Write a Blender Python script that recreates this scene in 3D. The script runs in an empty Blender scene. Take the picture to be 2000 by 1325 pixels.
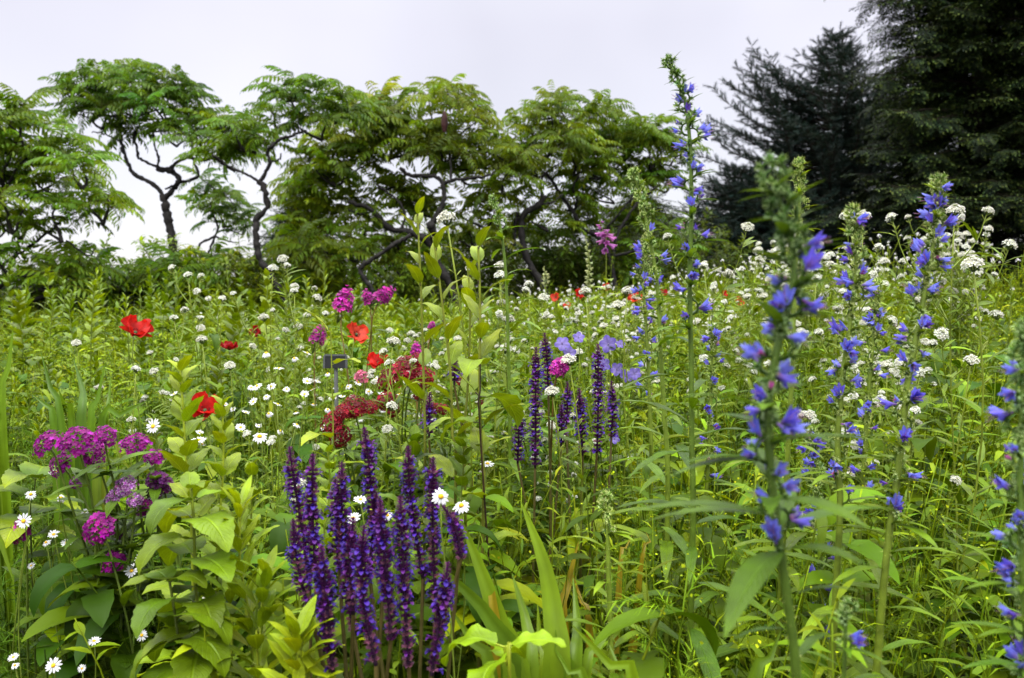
import bpy, math
import numpy as np
from mathutils import Vector, Matrix

# ------------------------------------------------------------------ camera, sky, sun, exposure
SC = bpy.context.scene
COL = SC.collection
PI = math.pi
FPX, CAMH, HORIZON = 1570.0, 0.80, 560.0
PITCH = math.atan((662.5 - HORIZON) / FPX)
cam_d = bpy.data.cameras.new('camera')
cam = bpy.data.objects.new('camera', cam_d)
COL.objects.link(cam)
cam.location = (0, 0, CAMH)
cam.rotation_euler = (PI / 2 - PITCH, 0, 0)
cam_d.sensor_width = 36.0
cam_d.lens = 36.0 * FPX / 2000.0
cam_d.clip_start = 0.02
cam_d.clip_end = 3000
cam_d.dof.use_dof = True
cam_d.dof.focus_distance = 1.15
cam_d.dof.aperture_fstop = 10.0
SC.camera = cam

SUN_EL, SUN_AZ = math.radians(58), math.radians(200)
world = bpy.data.worlds.new('World')
SC.world = world
world.use_nodes = True
wn = world.node_tree
wn.nodes.clear()
def wnode(t, **k):
    n = wn.nodes.new(t)
    for a, b in k.items():
        setattr(n, a, b)
    return n
wl = wn.links.new
w_out = wnode('ShaderNodeOutputWorld')
w_add = wnode('ShaderNodeAddShader')
w_bg = wnode('ShaderNodeBackground')
w_sky = wnode('ShaderNodeTexSky', sky_type='NISHITA', sun_disc=False, sun_elevation=SUN_EL, sun_rotation=SUN_AZ)
w_bg.inputs['Strength'].default_value = 0.02
wl(w_sky.outputs[0], w_bg.inputs['Color'])
# the overcast: a bright even cloud layer, brighter overhead than at the horizon
w_tc = wnode('ShaderNodeTexCoord')
w_sep = wnode('ShaderNodeSeparateXYZ')
wl(w_tc.outputs['Generated'], w_sep.inputs[0])
w_ramp = wnode('ShaderNodeValToRGB')
e = w_ramp.color_ramp.elements
e[0].position = 0.0; e[0].color = (0.735, 0.715, 0.755, 1)
e[1].position = 1.0; e[1].color = (1.0, 1.0, 1.0, 1)
q = w_ramp.color_ramp.elements.new(0.30); q.color = (0.73, 0.70, 0.77, 1)
q = w_ramp.color_ramp.elements.new(0.55); q.color = (0.9, 0.9, 0.94, 1)
wl(w_sep.outputs['Z'], w_ramp.inputs[0])
w_noise = wnode('ShaderNodeTexNoise')
w_noise.inputs['Scale'].default_value = 2.6
w_noise.inputs['Detail'].default_value = 3
wl(w_tc.outputs['Generated'], w_noise.inputs['Vector'])
w_map = wnode('ShaderNodeMapRange')
w_map.inputs['From Min'].default_value = 0.3; w_map.inputs['From Max'].default_value = 0.7
w_map.inputs['To Min'].default_value = 0.88; w_map.inputs['To Max'].default_value = 1.08
wl(w_noise.outputs[0], w_map.inputs[0])
w_mr = wnode('ShaderNodeMapRange')
w_mr.inputs['From Min'].default_value = 0.34; w_mr.inputs['From Max'].default_value = 1.0
w_mr.inputs['To Min'].default_value = 0.675; w_mr.inputs['To Max'].default_value = 4.6
wl(w_sep.outputs['Z'], w_mr.inputs[0])
w_mul = wnode('ShaderNodeMath', operation='MULTIPLY')
wl(w_map.outputs[0], w_mul.inputs[0]); wl(w_mr.outputs[0], w_mul.inputs[1])
w_cl = wnode('ShaderNodeBackground')
wl(w_ramp.outputs[0], w_cl.inputs['Color']); wl(w_mul.outputs[0], w_cl.inputs['Strength'])
wl(w_bg.outputs[0], w_add.inputs[0]); wl(w_cl.outputs[0], w_add.inputs[1])
wl(w_add.outputs[0], w_out.inputs['Surface'])

sun_d = bpy.data.lights.new('sun', 'SUN')
sun_d.energy = 1.5
sun_d.angle = math.radians(13)
sun_d.color = (1.0, 0.97, 0.92)
sun = bpy.data.objects.new('sun', sun_d)
COL.objects.link(sun)
sun.rotation_euler = (PI / 2 - SUN_EL, 0, PI - SUN_AZ)
SC.view_settings.view_transform = 'Standard'
SC.view_settings.look = 'None'
SC.view_settings.exposure = 0.74
SC.view_settings.gamma = 1
cy = SC.cycles
cy.use_denoising = True
cy.max_bounces = 7
cy.diffuse_bounces = 4
cy.glossy_bounces = 2
cy.transmission_bounces = 4
cy.use_adaptive_sampling = True
cy.adaptive_threshold = 0.02

# ------------------------------------------------------------------ geometry helpers
rng = np.random.default_rng(11)
A = lambda *v: np.array(v, dtype=float)
def at(px, py, d):
    """The place in the garden seen at photo pixel (px, py), d metres out along the view axis."""
    u, v = (px - 1000.0) / FPX, (662.5 - py) / FPX
    return A(d * u, d * (math.cos(PITCH) + v * math.sin(PITCH)), CAMH + d * (-math.sin(PITCH) + v * math.cos(PITCH)))
def row_of(y, z):
    """Photo row of a point y metres ahead at height z, and its depth."""
    dz = z - CAMH
    depth = y * math.cos(PITCH) - dz * math.sin(PITCH)
    up = y * math.sin(PITCH) + dz * math.cos(PITCH)
    return 662.5 - FPX * up / depth, depth
def nz(v):
    n = np.linalg.norm(v, axis=-1, keepdims=True)
    return v / np.where(n < 1e-9, 1, n)

class T:
    """A shape: vertices, faces (flat corners + corner counts), colours, leaf coordinates."""
    def __init__(s, V, L, N, C, U=None, M=None):
        s.V = np.asarray(V, float).reshape(-1, 3)
        s.L = np.asarray(L, np.int32).ravel()
        s.N = np.asarray(N, np.int32).ravel()
        C = np.asarray(C, float)
        s.C = np.tile(C, (len(s.V), 1)) if C.ndim == 1 else C
        s.U = np.zeros((len(s.V), 2)) if U is None else np.asarray(U, float)
        s.M = np.zeros(len(s.N), np.int32) if M is None else np.asarray(M, np.int32)
class G:
    def __init__(s):
        s.p = []; s.n = 0
    def add(s, t, m=None):
        s.p.append((t.V, t.L + s.n, t.N, t.C, t.U, t.M if m is None else np.full(len(t.N), m, np.int32)))
        s.n += len(t.V)
        return s
    def inst(s, t, F, cm=None, m=None):
        """Copies of t under the frames F (K,3,4), each tinted by cm (K,3)."""
        K = len(F)
        if K == 0: return s
        n = len(t.V)
        V = np.einsum('kij,nj->kni', F[:, :, :3], t.V) + F[:, None, :, 3]
        C = np.broadcast_to(t.C[None], (K, n, 3))
        if cm is not None: C = C * cm[:, None, :]
        L = (t.L[None] + (np.arange(K) * n)[:, None]).ravel() + s.n
        M = t.M if m is None else np.full(len(t.N), m, np.int32)
        s.p.append((V.reshape(-1, 3), L, np.tile(t.N, K), C.reshape(-1, 3), np.tile(t.U, (K, 1)), np.tile(M, K)))
        s.n += K * n
        return s
    def t(s):
        return T(*[np.concatenate([q[i] for q in s.p]) for i in range(6)])
    def mesh(s, name, mats, off=None, smooth=True):
        V, L, N, C, U, M = [np.concatenate([q[i] for q in s.p]) for i in range(6)]
        if off is not None: V = V - np.asarray(off)
        me = bpy.data.meshes.new(name)
        me.vertices.add(len(V)); me.vertices.foreach_set('co', V.astype(np.float32).ravel())
        me.loops.add(len(L)); me.loops.foreach_set('vertex_index', L.astype(np.int32))
        me.polygons.add(len(N))
        st = np.zeros(len(N), np.int32); st[1:] = np.cumsum(N)[:-1]
        me.polygons.foreach_set('loop_start', st)
        me.polygons.foreach_set('material_index', M.astype(np.int32))
        me.update(calc_edges=True)
        me.polygons.foreach_set('use_smooth', np.full(len(N), smooth))
        a = me.attributes.new('tint', 'FLOAT_COLOR', 'POINT')
        a.data.foreach_set('color', np.concatenate([np.clip(C, 0, 1), np.ones((len(C), 1))], 1).astype(np.float32).ravel())
        b = me.attributes.new('leafuv', 'FLOAT_VECTOR', 'POINT')
        b.data.foreach_set('vector', np.concatenate([U, np.zeros((len(U), 1))], 1).astype(np.float32).ravel())
        for m in (mats if isinstance(mats, (list, tuple)) else [mats]):
            me.materials.append(m)
        return me

def frames(P, D, U=None, S=1.0, W=None):
    """Frames with y along D, z towards U, at P, scaled by S (and W across)."""
    P = np.atleast_2d(P); K = len(P)
    Y = nz(np.broadcast_to(np.atleast_2d(D), (K, 3)).astype(float))
    U = np.broadcast_to(np.atleast_2d((0, 0, 1) if U is None else U), (K, 3)).astype(float)
    X = np.cross(Y, U)
    bad = np.linalg.norm(X, axis=1) < 1e-4
    if bad.any(): X[bad] = np.cross(Y[bad], A(1, .3, .2))
    X = nz(X); Z = np.cross(X, Y)
    S = np.broadcast_to(np.asarray(S, float), (K,))[:, None]
    W = S if W is None else np.broadcast_to(np.asarray(W, float), (K,))[:, None]
    return np.stack([X * W, Y * S, Z * S, P], axis=2)
def mat4(F):
    m = Matrix.Identity(4)
    for i in range(3):
        for j in range(4):
            m[i][j] = float(F[i, j])
    return m
def xf(t, F):
    return T(t.V @ F[:, :3].T + F[:, 3], t.L, t.N, t.C, t.U, t.M)
def jit(K, h=.06, v=.15, r=None):
    """Per-leaf colour variation: older / younger, yellower / bluer."""
    r = r or rng
    b = np.exp(r.normal(0, v, (K, 1)))
    y = r.normal(0, h, (K, 1))
    return b * np.concatenate([1 + 2.2 * y, 1 + .5 * y, 1 - 1.5 * y], 1).clip(.2, 3)
def ang(a, el):
    """Unit vectors at azimuth a and elevation el."""
    a, el = np.asarray(a, float), np.asarray(el, float)
    return np.stack([np.cos(a) * np.cos(el), np.sin(a) * np.cos(el), np.sin(el) + 0 * a], -1)

def leaf(L=1., W=.3, kind='lance', n=6, droop=.4, fold=.2, wave=0., serr=0., col=(.1, .2, .03), tip=None, side=1, twist=0., curl0=0.):
    """A leaf lying along +y, face up; W its full width, side the strips each side of the midrib."""
    t = np.linspace(0, 1, n + 1)
    if kind == 'lance': w = np.sin(PI * t ** .8) ** .9
    elif kind == 'ovate': w = np.where(t < .3, np.sin(PI / 2 * t / .3) ** .6, np.cos(PI / 2 * ((t - .3) / .7)) ** .85)
    elif kind == 'heart': w = np.where(t < .22, .55 + .45 * np.sin(PI / 2 * t / .22), np.cos(PI / 2 * ((t - .22) / .78)) ** .8)
    elif kind == 'strap': w = np.minimum(1, (1 - t) / .38) ** .75 * (.75 + .25 * np.minimum(1, t * 3))
    elif kind == 'petal': w = np.sin(PI * (.06 + .9 * t) ** 1.5) ** .7
    elif kind == 'round': w = np.sin(PI * (.04 + .93 * t) ** .95) ** .55 * (.35 + .65 * np.minimum(1, t * 2.2))
    elif kind == 'fan': w = (.12 + .88 * t ** .8) * np.where(t > .75, np.sqrt(np.clip(1 - ((t - .75) / .25) ** 2 * .75, 0, 1)), 1)
    else: w = 1 - t
    w = np.maximum(w, 0.0) * W / 2
    w[-1] = max(w[-1], W * .01) if kind in ('lance', 'ovate', 'heart', 'strap') else w[-1]
    w[0] = max(w[0], W * .04)
    if serr: w = w * (1 + serr * (np.arange(n + 1) % 2 - .5) * (t > .05) * (t < .97))
    a = curl0 - droop * t
    y = np.concatenate([[0], np.cumsum(np.cos((a[1:] + a[:-1]) / 2)) * L / n])
    z = np.concatenate([[0], np.cumsum(np.sin((a[1:] + a[:-1]) / 2)) * L / n])
    s = np.linspace(-1, 1, 2 * side + 1)
    X = w[:, None] * s[None]
    off = fold * np.abs(X) + wave * W * np.sin(t[:, None] * 17 + np.sign(s)[None] * 1.1) * np.abs(s)[None] ** 2
    tw = twist * t
    Xr = X * np.cos(tw)[:, None] - off * np.sin(tw)[:, None]
    Zr = X * np.sin(tw)[:, None] + off * np.cos(tw)[:, None]
    nx, ny_ = -np.sin(a), np.cos(a)
    V = np.stack([Xr, y[:, None] + Zr * nx[:, None], z[:, None] + Zr * ny_[:, None]], 2)
    k = 2 * side + 1
    i, j = np.meshgrid(np.arange(n), np.arange(k - 1), indexing='ij')
    q = (i * k + j).ravel()
    Lp = np.stack([q, q + 1, q + k + 1, q + k], 1)
    c = np.array(col)[None, None] * np.ones((n + 1, k, 1))
    if tip is not None:
        c = c + (np.array(tip) - np.array(col))[None, None] * (t ** 1.5)[:, None, None]
    Uv = np.stack([np.broadcast_to(s[None], (n + 1, k)), np.broadcast_to(t[:, None], (n + 1, k))], 2)
    return T(V, Lp, np.full(len(Lp), 4), c.reshape(-1, 3), Uv.reshape(-1, 2))

def tube(P, R, sides=5, col=(.1, .2, .03), col2=None, cap=True):
    P = np.asarray(P, float); n = len(P)
    R = np.broadcast_to(np.asarray(R, float), (n,))
    D = nz(np.gradient(P, axis=0))
    U = np.cross(D[0], A(.31, .2, .93)); U = nz(U)
    Us = []
    for i in range(n):
        U = nz(U - D[i] * np.dot(U, D[i])); Us.append(U)
    Us = np.array(Us); W = np.cross(D, Us)
    a = np.linspace(0, 2 * PI, sides, endpoint=False)
    V = P[:, None] + R[:, None, None] * (np.cos(a)[None, :, None] * Us[:, None] + np.sin(a)[None, :, None] * W[:, None])
    i, j = np.meshgrid(np.arange(n - 1), np.arange(sides), indexing='ij')
    j2 = (j + 1) % sides
    Lp = np.stack([i * sides + j, i * sides + j2, (i + 1) * sides + j2, (i + 1) * sides + j], 2).reshape(-1, 4)
    L = Lp.ravel(); N = np.full(len(Lp), 4)
    if cap:
        L = np.concatenate([L, (n - 1) * sides + np.arange(sides)]); N = np.concatenate([N, [sides]])
    c = np.tile(np.array(col, float), (n, 1))
    if col2 is not None:
        c = c + (np.array(col2) - np.array(col))[None] * np.linspace(0, 1, n)[:, None]
    return T(V.reshape(-1, 3), L, N, np.repeat(c, sides, 0), np.tile([.9, .5], (n * sides, 1)))

def smooth_path(P, n):
    """Catmull-Rom through P, resampled to n even steps."""
    P = np.asarray(P, float)
    Q = np.concatenate([[2 * P[0] - P[1]], P, [2 * P[-1] - P[-2]]])
    out = []
    for i in range(1, len(Q) - 2):
        for t in np.linspace(0, 1, 12, endpoint=False):
            a, b, c, d = Q[i - 1:i + 3]
            out.append(.5 * (2 * b + (c - a) * t + (2 * a - 5 * b + 4 * c - d) * t * t + (3 * b - a - 3 * c + d) * t ** 3))
    out.append(P[-1]); out = np.array(out)
    s = np.concatenate([[0], np.cumsum(np.linalg.norm(np.diff(out, axis=0), axis=1))])
    q = np.linspace(0, s[-1], n)
    return np.stack([np.interp(q, s, out[:, k]) for k in range(3)], 1)
def length(P):
    return float(np.linalg.norm(np.diff(P, axis=0), axis=1).sum())
def along(P, s):
    """Points and directions at distances s from the start of P."""
    d = np.linalg.norm(np.diff(P, axis=0), axis=1)
    c = np.concatenate([[0], np.cumsum(d)])
    s = np.asarray(s, float)
    Q = np.stack([np.interp(s, c, P[:, k]) for k in range(3)], -1)
    D = np.gradient(P, axis=0)
    return Q, nz(np.stack([np.interp(s, c, D[:, k]) for k in range(3)], -1))
def bow(a, b, k=.08, n=10, r=None):
    """A gently bowed stem from a to b."""
    r = r or rng
    a, b = np.asarray(a, float), np.asarray(b, float)
    t = np.linspace(0, 1, n)[:, None]
    l = np.linalg.norm(b - a)
    o = nz(r.normal(0, 1, 3) * A(1, 1, .1)) * l * k
    o2 = r.normal(0, 1, 3) * A(1, 1, 0) * l * k * .35
    return a + (b - a) * t + o * np.sin(PI * t) + o2 * np.sin(2 * PI * t)

# ------------------------------------------------------------------ materials
def material(name):
    m = bpy.data.materials.new(name); m.use_nodes = True
    nt = m.node_tree; nt.nodes.clear()
    def N(t, **k):
        n = nt.nodes.new(t)
        for a, b in k.items():
            setattr(n, a, b)
        return n
    return m, N, nt.links.new
def plant_material(name, trans=.35, rough=.42, spec=.45, veins=0., noise=.25, scale=40., tcol=(1.25, 1.1, .5), bump=0., gain=(1, 1, 1)):
    """Thin plant tissue: the tint of the plant, mottled, partly translucent, with a wet sheen."""
    m, N, ln = material(name)
    out = N('ShaderNodeOutputMaterial')
    at_ = N('ShaderNodeAttribute', attribute_name='tint')
    tc = N('ShaderNodeTexCoord')
    no = N('ShaderNodeTexNoise'); no.inputs['Scale'].default_value = scale; no.inputs['Detail'].default_value = 3
    ln(tc.outputs['Object'], no.inputs['Vector'])
    mr = N('ShaderNodeMapRange')
    mr.inputs['From Min'].default_value = .3; mr.inputs['From Max'].default_value = .7
    mr.inputs['To Min'].default_value = 1 - noise; mr.inputs['To Max'].default_value = 1 + noise
    ln(no.outputs[0], mr.inputs[0])
    mx = N('ShaderNodeVectorMath', operation='SCALE')
    ln(at_.outputs['Color'], mx.inputs[0]); ln(mr.outputs[0], mx.inputs['Scale'])
    gn = N('ShaderNodeVectorMath', operation='MULTIPLY'); gn.inputs[1].default_value = gain
    ln(mx.outputs[0], gn.inputs[0])
    col = gn.outputs[0]
    height = None
    if veins:
        uv = N('ShaderNodeAttribute', attribute_name='leafuv')
        sp = N('ShaderNodeSeparateXYZ'); ln(uv.outputs['Vector'], sp.inputs[0])
        ab = N('ShaderNodeMath', operation='ABSOLUTE'); ln(sp.outputs['X'], ab.inputs[0])
        mid = N('ShaderNodeMapRange'); mid.inputs['From Min'].default_value = .02; mid.inputs['From Max'].default_value = .10
        mid.inputs['To Min'].default_value = 1; mid.inputs['To Max'].default_value = 0
        ln(ab.outputs[0], mid.inputs[0])
        a1 = N('ShaderNodeMath', operation='MULTIPLY'); a1.inputs[1].default_value = 13.0; ln(sp.outputs['Y'], a1.inputs[0])
        a2 = N('ShaderNodeMath', operation='MULTIPLY_ADD'); a2.inputs[1].default_value = -3.0; ln(ab.outputs[0], a2.inputs[0]); ln(a1.outputs[0], a2.inputs[2])
        fr = N('ShaderNodeMath', operation='FRACT'); ln(a2.outputs[0], fr.inputs[0])
        pp = N('ShaderNodeMath', operation='PINGPONG'); pp.inputs[1].default_value = .5; ln(fr.outputs[0], pp.inputs[0])
        lat = N('ShaderNodeMapRange'); lat.inputs['From Min'].default_value = .0; lat.inputs['From Max'].default_value = .10
        lat.inputs['To Min'].default_value = .55; lat.inputs['To Max'].default_value = 0
        ln(pp.outputs[0], lat.inputs[0])
        mxv = N('ShaderNodeMath', operation='MAXIMUM'); ln(mid.outputs[0], mxv.inputs[0]); ln(lat.outputs[0], mxv.inputs[1])
        sc = N('ShaderNodeMath', operation='MULTIPLY_ADD'); sc.inputs[1].default_value = veins; sc.inputs[2].default_value = 1.0
        ln(mxv.outputs[0], sc.inputs[0])
        m2 = N('ShaderNodeVectorMath', operation='SCALE'); ln(col, m2.inputs[0]); ln(sc.outputs[0], m2.inputs['Scale'])
        col = m2.outputs[0]
        height = mxv.outputs[0]
    bs = N('ShaderNodeBsdfPrincipled')
    bs.inputs['Roughness'].default_value = rough
    bs.inputs['Specular IOR Level'].default_value = spec
    ln(col, bs.inputs['Base Color'])
    if height is not None:
        bp = N('ShaderNodeBump'); bp.inputs['Strength'].default_value = .5; bp.inputs['Distance'].default_value = .0022; bp.invert = True
        ln(height, bp.inputs['Height']); ln(bp.outputs[0], bs.inputs['Normal'])
    elif bump:
        bp = N('ShaderNodeBump'); bp.inputs['Strength'].default_value = .7; bp.inputs['Distance'].default_value = bump
        ln(no.outputs[0], bp.inputs['Height']); ln(bp.outputs[0], bs.inputs['Normal'])
    if trans:
        tr = N('ShaderNodeBsdfTranslucent')
        tm = N('ShaderNodeVectorMath', operation='MULTIPLY'); tm.inputs[1].default_value = tcol
        ln(col, tm.inputs[0]); ln(tm.outputs[0], tr.inputs['Color'])
        ms = N('ShaderNodeMixShader'); ms.inputs[0].default_value = trans
        ln(bs.outputs[0], ms.inputs[1]); ln(tr.outputs[0], ms.inputs[2]); ln(ms.outputs[0], out.inputs['Surface'])
    else:
        ln(bs.outputs[0], out.inputs['Surface'])
    return m
M_LEAF = plant_material('leaf_tissue', veins=.42, noise=.34, trans=.29, rough=.42, spec=.22, gain=(1.04, .98, .10))
M_FINE = plant_material('fine_foliage', trans=.27, rough=.5, spec=.09, scale=8, gain=(1.06, .99, .085))
M_TREE = plant_material('tree_foliage', trans=.48, rough=.5, spec=.20, scale=1.5, noise=.3, gain=(1.28, 1.03, .32))
M_NEEDLE = plant_material('conifer_needles', trans=.10, rough=.6, spec=.10, scale=.8, noise=.35, gain=(.66, .72, .66))
M_STEM = plant_material('green_stem', trans=.0, rough=.5, spec=.25, scale=90, gain=(1.05, .95, .4))
M_PETAL = plant_material('petal', trans=.38, rough=.55, spec=.25, scale=120, noise=.22, tcol=(1.1, 1.0, 1.1), gain=(.72, .72, .72))
M_HAIRY = plant_material('bristly_calyx', trans=.25, rough=.6, spec=.2, scale=60, gain=(.80, .86, .45))
M_BARK = plant_material('dark_wet_bark', trans=0, rough=.7, spec=.14, scale=14, noise=.5, bump=.02)
M_DISC = plant_material('flower_disc', trans=0, rough=.7, spec=.2, scale=900, noise=.3, bump=.0008)

# ------------------------------------------------------------------ scene objects
def tag(o, label=None, cat=None, group=None, kind=None):
    if label: o['label'] = label
    if cat: o['category'] = cat
    if group: o['group'] = group
    if kind: o['kind'] = kind
    return o
def thing(name, label, cat, loc, group=None):
    o = bpy.data.objects.new(name, None)
    o.empty_display_size = .05
    COL.objects.link(o)
    o.location = [float(v) for v in loc]
    return tag(o, label, cat, group)
def part(name, g, mats, parent=None, off=None, smooth=True):
    """One mesh object; its shape is given in world metres, or around its parent's base when off is None."""
    me = g if isinstance(g, bpy.types.Mesh) else g.mesh(name, mats, off, smooth)
    o = bpy.data.objects.new(name, me)
    COL.objects.link(o)
    if parent is not None: o.parent = parent
    return o
def put(name, me, parent, F, base=None):
    """A shared mesh as a part, set under frame F (3,4) relative to the parent's base."""
    F = np.array(F, float)
    if base is not None: F[:, 3] -= base
    o = bpy.data.objects.new(name, me)
    COL.objects.link(o)
    o.parent = parent
    o.matrix_local = mat4(F)
    return o
KIDS = {}
def dup(root, loc, rot, scale, label=None, group=None):
    r = root.copy(); COL.objects.link(r)
    r.location = [float(v) for v in loc]; r.rotation_euler = (0, 0, float(rot)); r.scale = (scale,) * 3
    if label: r['label'] = label
    if group: r['group'] = group
    if root.name not in KIDS: KIDS[root.name] = list(root.children)
    for ch in KIDS[root.name]:
        c = ch.copy(); COL.objects.link(c); c.parent = r
    return r
# ------------------------------------------------------------------ ground
def ground_material(name, c1, c2, scale, c3=None):
    m, N, ln = material(name)
    out = N('ShaderNodeOutputMaterial'); bs = N('ShaderNodeBsdfPrincipled'); tc = N('ShaderNodeTexCoord')
    n1 = N('ShaderNodeTexNoise'); n1.inputs['Scale'].default_value = scale; n1.inputs['Detail'].default_value = 8
    ln(tc.outputs['Object'], n1.inputs['Vector'])
    r = N('ShaderNodeValToRGB'); r.color_ramp.elements[0].color = (*c1, 1); r.color_ramp.elements[1].color = (*c2, 1)
    r.color_ramp.elements[0].position = .35; r.color_ramp.elements[1].position = .7
    ln(n1.outputs[0], r.inputs[0]); ln(r.outputs[0], bs.inputs['Base Color'])
    bs.inputs['Roughness'].default_value = .85; bs.inputs['Specular IOR Level'].default_value = .12
    b = N('ShaderNodeBump'); b.inputs['Strength'].default_value = .8; b.inputs['Distance'].default_value = .03
    ln(n1.outputs[0], b.inputs['Height']); ln(b.outputs[0], bs.inputs['Normal']); ln(bs.outputs[0], out.inputs['Surface'])
    return m
g = G()
nx, ny = 90, 120
xs = np.sinh(np.linspace(-5.2, 5.2, nx)) * 3.2
ys = -6 + np.concatenate([np.linspace(0, 24, 70), 24 + np.geomspace(1, 700, 50)])
X, Y = np.meshgrid(xs, ys)
Z = rng.normal(0, .008, X.shape) - .004
V = np.stack([X, Y, Z], 2).reshape(-1, 3)
i, j = np.meshgrid(np.arange(len(ys) - 1), np.arange(nx - 1), indexing='ij')
q = (i * nx + j).ravel()
g.add(T(V, np.stack([q, q + 1, q + nx + 1, q + nx], 1), np.full(len(q), 4), A(.03, .025, .02)))
tag(part('ground', g, ground_material('dark_wet_soil', (.006, .006, .004), (.022, .024, .010), 22)), kind='structure')

# ------------------------------------------------------------------ sumac trees
def compound_leaf(r, L=.5, pairs=9, droop=1.5):
    """A long arching leaf of hanging narrow leaflets."""
    g = G()
    t = np.linspace(0, 1, 9)
    a = .35 - droop * t ** 1.3
    y = np.concatenate([[0], np.cumsum(np.cos(a[1:])) * L / 8]); z = np.concatenate([[0], np.cumsum(np.sin(a[1:])) * L / 8])
    P = np.stack([0 * t, y, z], 1)
    g.add(tube(P, np.linspace(.005, .0015, 9), 3, (.07, .075, .02), cap=False))
    lt = leaf(.125, .036, 'lance', 3, droop=.75, fold=.25, col=(.082, .155, .02), tip=(.095, .165, .022))
    s = np.repeat(np.linspace(.16, .98, pairs), 2) * length(P)
    Q, D = along(P, s)
    sd = np.tile([-1., 1.], pairs)[:, None]
    X = A(1, 0, 0)[None] * sd
    dr = X * .95 + D * .45 + A(0, 0, -.42)[None] + r.normal(0, .12, Q.shape)
    k = np.sin(PI * (.15 + .75 * np.repeat(np.linspace(0, 1, pairs), 2))) ** .6
    F = frames(Q, dr, A(0, 0, 1), k * r.uniform(.85, 1.15, len(Q)))
    g.inst(lt, F, jit(len(Q), .03, .08, r))
    Qe, De = along(P, [length(P)])
    g.inst(lt, frames(Qe, De, S=.8), jit(1))
    return g.t()
def rosette(r, n=9):
    g = G()
    for k in range(n):
        a = k * 2.4 + r.uniform(-.3, .3)
        el = r.uniform(-.1, .75) if k < n - 2 else r.uniform(.8, 1.2)
        L = r.uniform(.40, .58) * (1 if k < n - 2 else .7)
        c = compound_leaf(r, L, int(r.integers(8, 11)), r.uniform(1.1, 1.8))
        d = ang(a, el)
        g.inst(c, frames(A(0, 0, 0), d, A(0, 0, 1)), jit(1, .04, .12, r))
    return g.t()
tr = np.random.default_rng(5)
ROS = [rosette(tr, n) for n in (8, 9, 10, 7, 9)]
def tree_limbs(g, limbs, d, dz=.25, r=None):
    """Crooked limbs traced through the garden at depth d; limbs = [(points, first width, last width)]."""
    r = r or tr
    for k, (pts, w0, w1) in enumerate(limbs):
        off = 0 if k == 0 else r.uniform(-dz, dz)
        n = len(pts)
        P = np.array([at(x, y, d + off * i / max(n - 1, 1)) for i, (x, y) in enumerate(pts)])
        m = max(8, n * 5)
        P = smooth_path(P, m)
        P += r.normal(0, .010, P.shape) * np.linspace(.3, 1, m)[:, None]
        R = np.linspace(w0 * .62, w1 * .78, m) * d / FPX / 2
        R = R * (1 + .14 * r.normal(0, 1, m))
        g.add(tube(P, R, 7, (.012, .011, .010), (.014, .012, .011)))
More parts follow.
